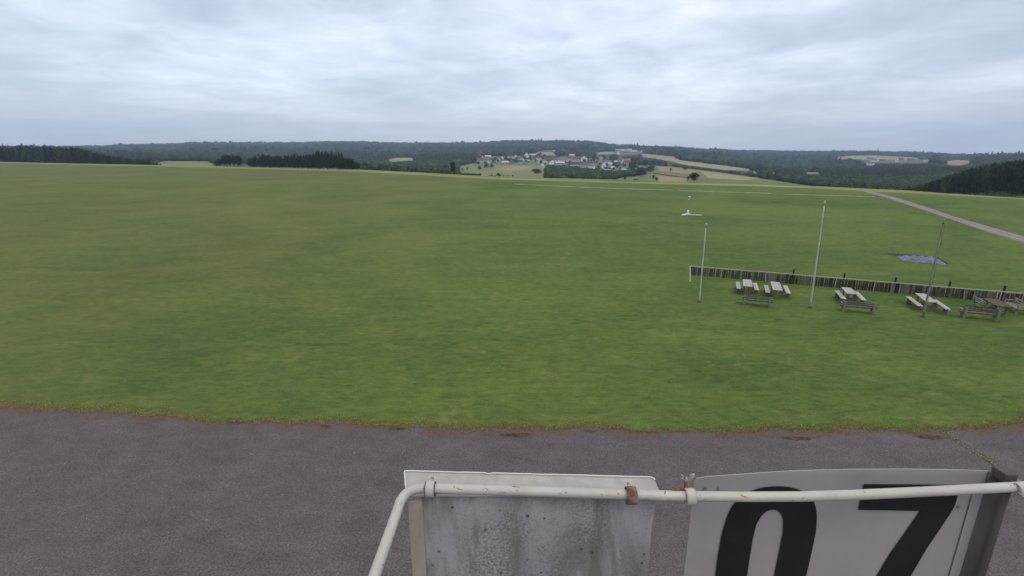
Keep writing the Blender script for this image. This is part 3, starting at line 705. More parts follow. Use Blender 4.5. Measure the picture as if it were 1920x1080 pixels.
HL = [(861, 299, 6, 5, 'hwhite', 'rgrey', g90, 'tiny white gabled house standing alone left of the village'),
 (915, 297, 9, 5, 'hgrey', 'rlight', 0, 'pale roofed house at the upper left end of the village'), (926, 298.5, 10, 4, 'hgrey', 'rgrey', 0, None), (935, 300, 8, 4, 'hwhite', 'rgrey', .2, None), (942, 297, 5, 4, 'hwhite', 'rdark', g90, None),
 (958, 297.5, 10, 6, 'hwhite', 'rdark', .15, 'white house with a dark roof above the green meadow'), (904, 304, 14, 7, 'hcream', 'rred', 0, 'wide low house with a reddish roof at the left end of the village'), (893, 306, 8, 3.5, 'hwhite', 'rgrey', 0, 'low white shed beside the reddish roofed house'),
 (917, 305, 7, 4, 'hwhite', 'rgrey', .3, None), (969, 301, 7, 5, 'hgrey', 'rdark', 0, None), (980, 302, 6, 5, 'hwhite', 'rdark', g90, None), (947, 308, 10, 5, 'hgrey', 'rlight', 0, 'pale grey roofed house at the lower edge by the meadow'),
 (987, 295, 8, 8, 'hwhite', 'rgrey', g90, 'tall white house left of the pale field above the village'), (999, 294.5, 10, 5, 'hgrey', 'rlight', -.3, None), (990, 302, 6, 5, 'hwhite', 'rdark', 0, None), (1000, 302, 7, 6, 'hcream', 'rred', .2, None),
 (1012, 304.5, 7, 6, 'hwhite', 'rdark', g90, None), (1009, 300, 7, 5, 'hwhite', 'rred', 0, None), (1018, 311.5, 6, 5, 'hwhite', 'rgrey', g90, 'small white house lowest at the meadow corner'), (1034, 308, 9, 8, 'hwhite', 'rdark', g90 + .3, 'white gable fronted house left of the village wood'),
 (1031, 300.5, 16, 7, 'hgrey', 'rdark', 0, 'wide dark roofed building in the middle of the village'), (1056, 303, 16, 6, 'hwhite', 'rgrey', 0, 'long pale building with a grey roof at the village centre'), (1050, 309, 13, 5, 'hgrey', 'rlight', .1, None), (1068, 301, 8, 5, 'hwhite', 'rdark', .3, None),
 (1042, 286.5, 8, 4, 'hcream', 'rlight', 0, 'pale building at the right end of the field above the village'), (975, 285.5, 9, 2.5, 'hgrey', 'rlight', 0, None), (1028, 285.5, 18, 3, 'hcream', 'rred', 0, 'long red roofed barn along the top of the pale field'),
 (1098, 284.5, 5, 5, 'hwhite', 'rgrey', g90, 'single white house in the woods above the village'), (1079, 303, 13, 8, 'hcream', 'rred', 0, 'large house with a brownish red roof'), (1095, 302, 13, 9, 'hwhite', 'rdark', g90, 'large white gabled house right of the brownish red roof'),
 (1085, 309, 9, 5, 'hwhite', 'rdark', 0, None), (1077, 313.5, 12, 8, 'hwhite', 'rdark', 0, 'white two storey house below the brownish red roof'), (1094, 315, 13, 9, 'hcream', 'rred', .3, 'broad red roofed house above the village wood'), (1110, 316, 10, 7, 'hwhite', 'rgrey', .1, 'white house with pale front just right of the broad red roof'),
 (1133, 315, 9, 10, 'hwhite', 'rdark', g90, 'tall white gable fronted house at the lower right of the village'), (1139, 321, 10, 7, 'hwhite', 'rdark', .5, 'white house lowest below the tall gabled one'), (1147, 318, 9, 5, 'hgrey', 'rlight', 0, None), (1137, 303.5, 9, 5, 'hgrey', 'rdark', .2, None),
 (1140, 306, 10, 4, 'hwhite', 'rgrey', 0, None), (1155, 306, 8, 6, 'hwhite', 'rdark', g90, None), (1169, 305.5, 6, 7, 'hwhite', 'rdark', g90, 'narrow white gable end at the upper right of the village'), (1177, 304.5, 8, 6, 'hgrey', 'rgrey', 0, None), (1158, 311, 8, 6, 'hgrey', 'rdark', .2, None),
 (1171, 323, 13, 9, 'hwhite', 'rgrey', g90, 'grey roofed white house rightmost at the bottom of the village'), (1162, 313.5, 9, 5, 'hgrey', 'rdark', 0, None), (1177, 309, 11, 7, 'hcream', 'rred', 0, None), (1120, 308, 9, 5, 'hgrey', 'rdark', .2, None), (1127, 309, 8, 5, 'hgrey', 'rgrey', -.2, None),
 (1146, 311, 8, 4, 'hgrey', 'rlight', 0, None), (1104, 309, 8, 5, 'hgrey', 'rdark', .4, None), (1064, 309, 8, 5, 'hgrey', 'rdark', 0, None), (1023, 304, 7, 5, 'hwhite', 'rred', 0, None), (976, 305, 7, 4, 'hgrey', 'rdark', 0, None)]
SH = [(904, 'the wide reddish roofed house'), (958, 'the white house above the green meadow'), (987, 'the tall white house below the pale field'), (1031, 'the wide dark roofed building'),
      (1056, 'the long pale building'), (1079, 'the big brownish red roof'), (1095, 'the large white gabled house'), (1133, 'the tall white gable front'), (1169, 'the narrow white gable end'), (1171, 'the rightmost bottom house')]
def place_words(h_, used):
    wall = {'hwhite': 'white', 'hgrey': 'grey', 'hcream': 'cream'}[h_[4]]; roof = {'rdark': 'dark', 'rgrey': 'grey', 'rred': 'reddish', 'rlight': 'pale'}[h_[5]]
    for sx_, nm in sorted(SH, key=lambda q: abs(q[0] - h_[0])):
        ny_ = [q[1] for q in HL if q[0] == sx_][0]; dx, dy = h_[0] - sx_, h_[1] - ny_
        d = ('above' if dy < 0 else 'below') if abs(dy) > abs(dx) * .5 else ('left of' if dx < 0 else 'right of')
        l_ = f'small {wall} house with {roof} roof {d} {nm}'
        if l_ not in used: used.add(l_); return l_
    return G
used = set()
_g = random.Random(5)
for _ in range(400):
    px, py = _g.uniform(900, 1196), _g.uniform(294, 321)
    if len(HL) > 64: break
    if not inside(np.array([px]), np.array([py]), VILLAGE)[0] or any(abs(px - q[0]) < 8 and abs(py - q[1]) < 4.5 for q in HL): continue
    HL.append((px, py, _g.uniform(6, 9), _g.uniform(4, 5.5), _g.choice(['hwhite', 'hwhite', 'hgrey', 'hcream']), _g.choice(['rdark', 'rgrey', 'rred', 'rlight', 'rdark']), _g.choice([0, g90, .3, -.3]), None))
for h_ in HL: house(*h_[:7], h_[7] or place_words(h_, used))
U = 'pale house in the scattered hamlet high on the right of the village'
for hi, q in enumerate([(1159, 288.5, 5, 5, 'hwhite', 'rgrey', g90), (1162, 283.5, 14, 3, 'hgrey', 'rlight', 0), (1179, 283.5, 7, 3.5, 'hwhite', 'rlight', 0), (1175, 287.5, 8, 4, 'hgrey', 'rgrey', .2), (1188, 287, 8, 4, 'hgrey', 'rlight', 0), (1202, 286, 5, 4, 'hwhite', 'rgrey', g90), (1170, 285.5, 7, 3, 'hgrey', 'rlight', 0), (1143, 281.5, 16, 4, 'hgrey', 'rdark', 0)]):
    house(*q, ['small white gabled', 'long pale roofed', 'upper white', 'lower grey', 'right hand pale roofed', 'outermost right white', 'low pale roofed', 'wide dark roofed'][hi] + ' house of the scattered hamlet on the hill above the village', 'houses of the upper hamlet')
for hi, q in enumerate([(1631, 300, 6, 3, 'hwhite', 'rdark', 0), (1640, 302.5, 6, 3.5, 'hwhite', 'rgrey', .3), (1646, 301.5, 5, 6, 'hwhite', 'rdark', g90), (1656, 303, 6, 3, 'hgrey', 'rdark', 0), (1683, 303, 5, 5, 'hwhite', 'rgrey', g90), (1690, 302, 5, 4, 'hgrey', 'rdark', 0), (1628, 304, 5, 3, 'hgrey', 'rgrey', 0), (1708, 302, 6, 3, 'hgrey', 'rdark', 0), (1737, 302.5, 4, 3, 'hwhite', 'rgrey', 0)]):
    house(*q, ['leftmost upper', 'low wide', 'tall church like', 'flat grey', 'lone bright', 'grey roofed neighbour', 'leftmost lower', 'grey right hand', 'outermost right'][hi] + ' tiny house of the distant hamlet under the pale right fields', 'houses of the distant hamlet')
# garden trees of the village
cnt = 0
for i in range(900):
    px, py = random.uniform(888, 1206), random.uniform(286, 323)
    if not inside(np.array([px]), np.array([py]), VILLAGE)[0]: continue
    if any(abs(px - h_[0]) < h_[2] * .5 and -.5 < py - (h_[1] - h_[3]) < h_[3] + 1.5 for h_ in HL): continue
    hp = random.uniform(3, 6.5)
    px_tree('garden_tree', random.choice(['broad', 'dark', 'dark']), px, py, py - hp, hp * random.uniform(.85, 1.2), 'small green tree among the houses of the hillside village', 'tree', 'garden trees of the village'); cnt += 1
    if cnt > 130: break
# trees and bushes standing in the meadows
for q in [('meadow_tree', 'dark', 1305, 342, 327, 23, 'large round dark bush alone on the right hand meadow'), ('bush', 'dark', 1293.5, 338, 331.5, 7, 'small bush touching the left side of the large round one'),
          ('meadow_tree', 'broad', 1287, 320.5, 311, 9, 'leafy tree on the tan slope below the hedge'), ('meadow_tree', 'broad', 1260, 321, 315.5, 5, 'small lone tree left of the leafy slope tree'),
          ('bush', 'dark', 1228, 337, 329, 6, 'left one of two small bushes at the meadow foot'), ('bush', 'dark', 1234.5, 339, 333, 7, 'right one of two small bushes at the meadow foot'),
          ('big_tree', 'dark', 1221, 325, 310, 19, 'big round dark tree at the right end of the village'), ('big_tree', 'dark', 1206, 331, 315, 20, 'big tree in front of the round dark one'),
          ('big_tree', 'broad', 1188, 327, 303, 18, 'tallest green tree beside the rightmost village house'), ('bush', 'broad', 1174, 338, 333, 7, 'bush on the bright verge under the village wood'),
          ('hedge_bush', 'broad', 1195, 338, 335, 14, 'low long bush on the verge under the big trees'), ('meadow_tree', 'dark', 1007, 327, 317, 20, 'dark broad clump standing on the tan meadow'),
          ('meadow_tree', 'dark', 867, 321, 316, 5, 'left small tree on the pale meadow at its left end'), ('meadow_tree', 'dark', 875.5, 319, 314, 4.5, 'right small tree on the pale meadow at its left end'),
          ('meadow_tree', 'dark', 898.5, 320, 311, 9, 'taller tree below the reddish roofed house'), ('meadow_tree', 'dark', 911, 316, 308, 11, 'left dark tree of the group in the upper meadow'), ('meadow_tree', 'dark', 921, 315.5, 309, 10, 'right dark tree of the group in the upper meadow'),
          ('tall_tree', 'dark', 849, 333, 311, 13, 'tall tree in the left corner below the village'), ('meadow_tree', 'broad', 1244, 309, 303, 6, 'tree at the end of the wood under the pale strip'), ('meadow_tree', 'dark', 1012, 292, 286.5, 8, 'round dark tree on the pale field above the village'),
          ('meadow_tree', 'dark', 1020.5, 296, 290, 9, 'dark tree at the lower edge of that upper pale field'), ('meadow_tree', 'dark', 1647, 286, 279.5, 4, 'single tree standing tall on the right hand skyline')]:
    px_tree(q[0], q[1], q[2], q[3], q[4], q[5], q[6], 'bush' if 'bush' in q[0] else 'tree')
for bi, (px, hp) in enumerate(((917.5, 2.5), (922, 3.5), (926, 2), (929, 2), (934.5, 7), (938, 3), (944, 3), (950, 2.5), (954, 3), (961, 3.2))):
    px_tree('row_bush', 'dark', px, 331.2, 331.2 - hp, max(hp * 1.1, 3), 'tallest bush of the thin row on the meadow edge' if hp == 7 else f'low bush, {ordn(bi)} from the left in the thin row at the meadow edge', 'bush', 'thin row of bushes at the meadow edge')
for px0, py0, px1, py1, n in ((1228, 325.5, 1291, 334, 26), (1262, 311.5, 1440, 333, 60), (862, 327, 900, 334, 22)):
    pts_, hs, ws = [], [], []
    for k in range(n * 3):
        t_ = k / (n * 3 - 1); p, r = locate(px0 + (px1 - px0) * t_, py0 + (py1 - py0) * t_ + random.uniform(-.3, .3)); pts_.append((p.x, p.y, p.z - .2))
        hs.append(r / F * (1.2 if n == 26 else random.uniform(2, 5))); ws.append(r / F * random.uniform(2.5, 5))
    n_ = len(pts_)
    o = merge_trees('hedge', np.array(pts_), np.array(hs), np.array(ws), RNG.integers(0, 4, n_), FINE, forest_tints(n_, .9), None)
    del o['kind']; tag(o, label={26: 'thin dark hedge line crossing the right hand meadow', 60: 'long hedge of trees running down the right hand slope', 22: 'low scrubby hedge at the left foot of the meadow'}[n], cat='hedge')

# ------------------------------------------------------------------ fence
FA = at(1293, 515.0); FB = at(1920, 570.5); fd = (FB - FA).normalized(); fang = math.atan2(fd.y, fd.x); fn = Vector((-fd.y, fd.x, 0))
FL = (FB - FA).length + 9
fe = empty('plank_fence', FA, fang, label='long low fence of weathered grey planks with a pale top rail behind the picnic tables', cat='fence')
b = MB(); x = 0.0
while x < FL:
    w = random.choice((.10, .14, .2, .26)) * random.uniform(.8, 1.15); g = random.choice((.02, .035, .05, .03))
    v = random.choice((.035, .045, .055, .07, .06, .05, .045, .13, .10)) * random.uniform(.8, 1.2) * (1.25 if x < 7 else .9)
    hgt = .70 + random.uniform(-.05, .02)
    b.box((x + w / 2, random.uniform(-.02, .02), hgt / 2), (w, .035, hgt), 0, (v, v * .97, v * .86), random.uniform(-.02, .02), random.uniform(-.035, .035))
    if random.random() < .16:
        v2 = random.uniform(.18, .34); b.box((x + w + g / 2, -.045, .36), (.055, .04, .74), 0, (v2, v2 * .97, v2 * .84), 0, random.uniform(-.12, .12))
    x += w + g
b.build('boards', M['fence'], fe)
t_ = MB(); x = 0
while x < FL:
    t_.box((x + 1.25, 0, .755 + random.uniform(-.008, .008)), (2.49, .10, .055), 0, (.30, .30, .21), 0, random.uniform(-.004, .004)); x += 2.5
t_.build('top_rail', M['fence'], fe)
MB().box((FL / 2, .05, .25), (FL, .05, .09), 0, (.09, .085, .07)).build('lower_rail', M['fence'], fe)
for px, py in ((1489, 516), (1585, 524), (1684, 533.3), (1790, 543.5), (1894, 551.5)):
    g = at(px, py, .77) - FA; s = g.dot(fd)
    MB().box((s, .16, .57), (.10, .10, 1.14), 0, (.022, .024, .017)).build('post', M['fence'], fe)
p = at(1294, 530); top = at(1291.2, 497.5, 1.34)
e = empty('white_post', p, label='slim leaning white post at the left end of the plank fence', cat='post')
MB().box(((top - p).x * .5, (top - p).y * .5 * 0, .68), (.075, .06, 1.36), 0, None, 0, math.atan2((top - p).x, 1.34)).build('shaft', M['white'], e)
MB().tube([(0, 0, -.05), (0, 0, .08)], [.06, .05], 8).build('base_stub', M['dark'], e)

# ------------------------------------------------------------------ picnic furniture
TAZ = math.radians(22.4)                                # tables run along this azimuth (away from the camera)
def plank_col(a=.36): v = a * random.uniform(.85, 1.12); return (v, v * .985, v * .92)
def make_table(mt, L=2.0, Wd=.66, dark=False):
    e = empty('picnic_table', (0, 0, 0)); n = 4; pw = Wd / n; m = MB()
    for i in range(n): m.box(((i - (n - 1) / 2) * pw, random.uniform(-.015, .015), .73), (pw - .014, L, .045), 0, plank_col() if not dark else (.11, .075, .05))
    m.build('table_top', mt, e)
    for s in (-1, 1):
        l = MB()
        for q in (-1, 1): l.box((q * Wd * .30, s * L * .34, .35), (.09, .07, .71), 0, (.10, .095, .08), 0, q * .10)
        l.box((0, s * L * .34, .67), (Wd * .9, .06, .07), 0, (.11, .10, .08)); l.build('leg_frame', M['oldwood'], e)
    MB().box((0, 0, .30), (.06, L * .66, .07), 0, (.1, .09, .08)).build('stretcher', M['oldwood'], e)
    return e
def make_bench(mt, L=2.1):
    e = empty('picnic_bench', (0, 0, 0)); m = MB()
    for i in (-1, 1): m.box((i * .075, random.uniform(-.01, .01), .43), (.135, L, .045), 0, plank_col())
    m.build('seat', mt, e)
    for s in (-1, 1): MB().box((0, s * L * .36, .21), (.24, .07, .40), 0).box((0, s * L * .36, .02), (.34, .09, .05), 0).build('leg', M['oldwood'], e)
    return e
def make_backed(m1, m2, L=1.9):
    """seat faces +Y, back at -Y"""
    e = empty('backed_bench', (0, 0, 0)); m = MB()
    for i in range(3): m.box((0, .02 + i * .15, .36), (L, .12, .045), 0, None, .03)
    m.build('seat', m1, e); m = MB()
    for i in range(3): m.box((0, -.10 - i * .03, .40 + i * .15), (L, .04, .085), 0, None, .2)
    m.build('backrest', m1, e)
    for s in (-1, 1):
        l = MB(); l.box((s * L * .40, -.125, .34), (.12, .07, .76), 0, None, .16); l.box((s * L * .40, .33, .17), (.10, .08, .36)); l.box((s * L * .40, .10, .30), (.08, .5, .07)); l.build('leg_frame', m2, e)
        l = MB(); l.box((s * L * .46, .12, .55), (.09, .50, .05)); l.box((s * L * .46, .34, .43), (.07, .06, .26)); l.build('armrest', m2, e)
    return e
tb = make_table(M['bleached']); bn = make_bench(M['bleached']); bk = make_backed(M['oldwood'], M['greywood'])
def put(o, first, x, y, rz, label, cat, group, sc=None):
    c = o if first else copy_tree(o); c.location = (x, y, 0); c.rotation_euler = (0, 0, rz)
    if sc: c.scale = sc
    return tag(c, label, cat, group)
TB = [(1401.6, 530, 'leftmost bleached picnic table nearest the white post', 1.05), (1455.8, 535.8, 'long bleached picnic table second from the left', 1.22), (1592, 544.6, 'bleached picnic table between the second and third flagpoles', .85), (1736.3, 557.8, 'bleached picnic table behind the rightmost flagpole', 1.08)]
for i, (px, py, lb, s) in enumerate(TB):
    q = at(px, py, .75); put(tb, i == 0, q.x, q.y, -TAZ + random.uniform(-.02, .02), lb, 'table', 'bleached picnic tables', (.92, s, 1))
BL = [(1384.4, 534.5, 'bleached bench on the left of the leftmost picnic table', 1), (1417, 536.7, 'bleached bench with dark stains right of the leftmost picnic table', 1), (1438, 541, 'bleached bench on the left of the second picnic table', 1.02), (1475, 542.3, 'bleached bench on the right of the second picnic table', 1.08),
      (1575.5, 552, 'stained bench left of the table between the right flagpoles', 1.05), (1612, 554.4, 'bleached bench right of the table between the right flagpoles', 1.05), (1714, 564.4, 'bleached bench left of the rightmost flagpole', 1.1), (1764.4, 570.4, 'bleached bench with mossy end right of the rightmost flagpole', 1.05)]
for i, (px, py, lb, s) in enumerate(BL):
    q = at(px, py, .45); put(bn, i == 0, q.x, q.y, -TAZ + random.uniform(-.025, .025), lb, 'bench', 'bleached benches beside the picnic tables', (1, s, 1))
BK = [(1418, 574, fang, 'dark slatted bench with a back in front of the two left picnic tables', 1), (1608, 586.5, fang, 'dark slatted bench with a back in front of the third picnic table', 1.05), (1836, 599, fang, 'dark bench with a back at the far right in front of the brown table', 1.05)]
for i, (px, py, rz, lb, s) in enumerate(BK):
    q = at(px, py); put(bk, i == 0, q.x, q.y, rz, lb, 'bench', 'dark benches with backs', (s, 1, 1))
q = at(1870, 567, .75); tq = make_table(M['brownwood'], 1.9, .8, True); tq.location = (q.x, q.y, 0); tq.rotation_euler.z = -TAZ; tag(tq, 'brown wooden picnic table at the far right by the fence', 'table')
b2 = make_backed(M['greywood'], M['greywood'], 1.8)
q = at(1838, 581); put(b2, True, q.x, q.y, -TAZ - g90, 'grey log bench with a pale topped back left of the brown table', 'bench', 'benches of the brown table')
q = at(1906, 584); put(b2, False, q.x, q.y, -TAZ + g90, 'grey log bench with a back right of the brown table', 'bench', 'benches of the brown table')
# worn ground under the furniture
def patch(name, px, py, rx, ry, mt, z=.005, rot=0, seed=1):
    c = at(px, py); m = MB(); m.v.append(Vector((c.x, c.y, z))); n = 40
    for k in range(n):
        a = 2 * math.pi * k / n; q = 1 + .35 * fnoise(k * .55 + seed * 5, seed) * min(1, 1)
        x_, y_ = rx * math.cos(a) * q, ry * math.sin(a) * q
        m.v.append(Vector((c.x + x_ * math.cos(rot) - y_ * math.sin(rot), c.y + x_ * math.sin(rot) + y_ * math.cos(rot), z)))
    for k in range(n): m.f.append((0, 1 + k, 1 + (k + 1) % n)); m.c.append(None)
    return tag(m.build(name, mt), kind='structure')
M['worn'] = mat('worn_turf', flatn((.085, .095, .036), (.15, .13, .065), 1.4), .95, .1)

M['edge_dirt'] = mat('edge_dirt', flatn((.040, .028, .020), (.10, .075, .048), 5), .95, .1)
for i, (px, py, rx, ry) in enumerate(((968, 816, .50, .15), (745, 804, .34, .10), (432, 793, .42, .12), (1492, 822, .55, .13), (1745, 820, .5, .16), (1105, 809, .25, .07), (610, 799, .22, .06))):
    patch('dirt_patch', px, py, rx, ry, M['edge_dirt'], .007, .0, i + 1)
# ------------------------------------------------------------------ flagpoles
def flagpole(base, topp, r0, r1, mt, label, lean=(0, 0)):
    p = at(*base); e = empty('flagpole', p, label=label, cat='flagpole', group='flagpoles beside the picnic tables')
    zt = 0
    for z_ in np.arange(2, 12, .01):
        if proj(p.x, p.y, z_)[1] <= topp[1]: zt = z_; break
    # small sideways lean so that the top comes where it stands in the photo
    dx = (topp[0] - proj(p.x, p.y, zt)[0]) * (p.y * CP - (zt - H) * SP) / F
    MB().tube([(dx * k / 10, 0, -.1 + (zt - .12) * k / 10) for k in range(11)], [r0 + (r1 - r0) * k / 10 for k in range(11)], 12).build('shaft', mt, e, smooth=True)
    k = MB(); k.tube([(dx, 0, zt - .30), (dx, 0, zt - .24)], .058, 10).build('pulley_collar', M['dark'], e)
    MB().tube([(dx, 0, zt - .22), (dx, 0, zt - .16), (dx, 0, zt - .10), (dx, 0, zt - .04), (dx, 0, zt)], [.02, .055, .065, .045, .01], 10).build('finial', mt, e, smooth=True)
    MB().tube([(0, 0, -.05), (0, 0, .05), (0, 0, .09)], [.14, .13, .09], 12).build('base_collar', M['dark'], e)
    MB().tube([(r0 + .03, -.02, 1.0), (dx + r1 + .04, -.02, zt - .27)], .006, 5).build('halyard', M['dark'], e)
    return e
flagpole((1311, 566), (1324.5, 418), .052, .036, M['pole'], 'shortest pale flagpole near the left end of the fence')
flagpole((1519, 577), (1547, 376), .056, .040, M['pole'], 'tallest pale flagpole in the middle between the tables')
flagpole((1731, 594), (1770.5, 411), .060, .042, M['pole_old'], 'weathered grey flagpole standing in front of the rightmost picnic table')

# ------------------------------------------------------------------ wind tee and mast far out on the field
p = at(1297, 404.5); k = p.y / F * 1.02
e = empty('landing_tee', p, label='white landing tee lying flat on the far grass', cat='marker')
def wt(px, py, z=0): return at(px, py, z) - p
m = MB(); a, c = wt(1288, 404.0), wt(1316, 405.0); d = (c - a); m.box(((a + c) / 2) + Vector((0, 0, .13)), (d.length, .35, .10), math.atan2(d.y, d.x)); m.build('long_bar', M['white'], e, bevel=.01)
m = MB(); a, c = wt(1279, 405.5), wt(1292, 401.8); d = (c - a); m.box(((a + c) / 2) + Vector((0, 0, .16)), (d.length * .9, .42, .14), math.atan2(d.y, d.x)); m.build('cross_bar', M['white'], e, bevel=.01)
q = at(1289.5, 402.5)
e = empty('wind_mast', q, label='thin grey mast with a white sleeve foot and a cup instrument on top', cat='mast')
MB().tube([(0, 0, 0), (0, 0, .75)], [.17, .13], 10).build('foot_sleeve', M['white'], e, smooth=True)
MB().tube([(0, 0, .75), (0, 0, 2.75)], .022, 8).build('pole', M['pole_old'], e)
MB().tube([(-.9, 0, 2.80), (.9, 0, 2.78)], .02, 6).build('crossarm', M['pole_old'], e)
MB().tube([(0, 0, 2.80), (0, 0, 2.86), (0, 0, 2.98), (0, 0, 3.06)], [.04, .17, .17, .04], 10).build('upper_cup', M['white'], e, smooth=True)
MB().tube([(0, 0, 2.40), (0, 0, 2.45), (0, 0, 2.54), (0, 0, 2.6)], [.04, .13, .13, .04], 10).build('lower_cup', M['white'], e, smooth=True)

# ------------------------------------------------------------------ tarpaulin with dark rim
def sheet_px(name, poly, z, mt):
    m = MB(); P = [at(*q) for q in poly]; m.v = [Vector((v.x, v.y, z)) for v in P]; m.f = [tuple(range(len(P)))[::-1]]; m.c = [None]
    return m.build(name, mt)
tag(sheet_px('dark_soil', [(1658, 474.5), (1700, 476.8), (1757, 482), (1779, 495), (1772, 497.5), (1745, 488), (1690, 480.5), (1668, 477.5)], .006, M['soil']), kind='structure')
A_, B_, C_, D_ = at(1680, 480.5), at(1754, 484), at(1778, 497.5), at(1694, 490.5)
nu, nv = 60, 30; V = []
for i in range(nu + 1):
    for j in range(nv + 1):
        u, v = i / nu, j / nv; P = (A_.lerp(B_, u)).lerp(D_.lerp(C_, u), v)
        ed = min(u, 1 - u, v, 1 - v); z_ = .03 + min(1, ed * 7) * (.10 + .10 * abs(math.sin(v * 15 + 2.5 * math.sin(u * 4))) + .05 * math.sin(u * 31 + v * 9))
        P = P + Vector((fnoise(v * 9, 2) * .12, fnoise(u * 12, 3) * .16, 0)) * (1 if ed < .04 else .3); V.append((P.x, P.y, z_))
idx = np.arange((nu + 1) * (nv + 1)).reshape(nu + 1, nv + 1)
tp = np_mesh('tarpaulin', np.array(V), np.stack([idx[:-1, :-1], idx[:-1, 1:], idx[1:, 1:], idx[1:, :-1]], -1).reshape(-1, 4), M['tarp'])
tag(tp, 'crumpled blue grey tarpaulin lying on the grass beyond the fence', 'tarpaulin')

# ------------------------------------------------------------------ railing and the two boards at the camera
RZ = 8.94
RP = [(800, 915.5), (900, 918.5), (1000, 921.5), (1100, 925), (1200, 928), (1290, 930.5), (1400, 931.5), (1500, 931), (1600, 928), (1700, 923.5), (1800, 918.5), (1920, 912), (2050, 905)]
rp = [at(*q, RZ) for q in RP]
c0 = at(757, 921, RZ); bend = [rp[0] + (c0 - rp[0]) * .25]
end = at(703, 1080, RZ); dirn = (end - at(750, 945, RZ)).normalized()
P0, P2 = rp[0] + (rp[0] - rp[1]).normalized() * .012, at(745, 957, RZ); P1 = Vector((at(750, 945, RZ).x - .008, rp[0].y + .001, RZ))
path = []
for k in range(13):
    t_ = k / 12; path.append(P0 * (1 - t_) ** 2 + P1 * 2 * t_ * (1 - t_) + P2 * t_ ** 2)
tail = [P2 + dirn * s for s in (.1, .25, .45, .8, 1.5)]
full = tail[::-1] + path[::-1] + rp
rl = empty('guard_rail', (rp[3].x, rp[3].y, RZ), label='bent cream painted pipe railing with chipped paint in the foreground', cat='railing')
loc0 = rl.location
MB().tube([q - Vector(loc0) for q in full], .0158, 24).build('rail_pipe', M['rail'], rl, smooth=True)

YF = min(q.y for q in rp[:6]) + .0158 + .030          # face of the left board
TZ = 8.908
def bx(px, py, y): v = atY(px, py, y); return v
# left board: pan with top lip and left flange
o1 = bx(1000, 1080, YF)
lb = empty('blank_board', (o1.x, YF, 8.2), label='grimy blank white metal board on the railing left of the number board', cat='board')
L0 = Vector(lb.location)
xl = atY(790, 940, YF).x; xr = atY(1229, 945, YF).x
m = MB(); poly = []
zr = [8.905, 8.86, 8.83, 8.80, 8.79, 8.70, 8.6, 8.45, 8.3, 8.1, 7.7]
right = [Vector((xr - .004 * abs(fnoise(z_ * 21, 3)) - (0.004 if z_ < 8.81 else 0), YF, z_)) for z_ in zr]
poly = [Vector((xl, YF, 8.905)), Vector((xl, YF, 7.7))] + right[::-1]
m.prism([q - L0 for q in poly], .004, (0, -1, 0)); m.build('face', M['dirty'], lb)
xo = atY(765, 940, YF - .012).x
m = MB(); m.prism([Vector(q) - L0 for q in ((xo, YF - .014, 8.895), (xo, YF - .014, 7.7), (xl + .004, YF - .005, 7.7), (xl + .004, YF - .005, 8.895))], .002, (0, -1, 0)); m.build('side_flange', M['beige'], lb)
# top lip: a tray seen from above, rounded at its right corner
A1, B1 = at(759, 884.5, TZ), at(1231, 896.5, TZ); ny = YF - .004
def edge(px): 
    t_ = (px - 759) / (1231 - 759); q = A1.lerp(B1, t_); n = .0010 * fnoise(px * .06, 8)
    if 912 < px < 926: n -= .006 * (1 - abs(px - 919) / 7)
    return Vector((q.x, q.y + n, TZ))
fr = [edge(x_) for x_ in list(range(759, 912, 8)) + [912, 915, 919, 923, 926] + list(range(934, 1222, 8))]
cR = edge(1226); rc = .016
corner = [Vector((cR.x - rc + rc * math.sin(a), cR.y - rc + rc * math.cos(a), TZ)) for a in np.linspace(.15, math.pi / 2, 7)]
poly = [Vector((at(762, 930, TZ).x, ny, TZ))] + [Vector((cR.x, ny, TZ))] + corner[::-1] + fr[::-1]
m = MB(); m.prism([q - L0 for q in poly], .003, (0, 0, 1)); m.build('top_lip', M['lip'], lb)
m = MB(); rim = [q + Vector((0, .001, .003)) - L0 for q in [Vector((at(762, 930, TZ).x, ny, TZ)), Vector((fr[0].x, fr[0].y - .006, TZ))] + fr + corner[::1]]
m.tube(rim, .0026, 8); m.build('rolled_rim', M['white'], lb, smooth=True)

# number board
YN = max(q.y for q in rp) + .0158 + .035
o2 = atY(1600, 1080, YN)
nb = empty('runway_number_board', (o2.x, YN, 8.2), label='white board with the black runway number 07 hung behind the railing', cat='sign')
N0 = Vector(nb.location)
TE = [(1306, 897), (1325, 894), (1400, 888.5), (1450, 885), (1500, 882.5), (1600, 880), (1700, 879.5), (1800, 881), (1868, 884)]
te = [atY(*q, YN) for q in TE]; xr2 = atY(1868, 884, YN).x; xl2 = atY(1302, 905, YN).x
ZB = 7.95
poly = [Vector((xl2, YN, te[0].z - .012)), Vector((xl2, YN, ZB)), Vector((xr2, YN, ZB))] + te[::-1] 
m = MB(); m.prism([q - N0 for q in poly], .003, (0, -1, 0)); m.build('panel', M['sign'], nb)
a_top = atY(1880, 889, YN - .02).z
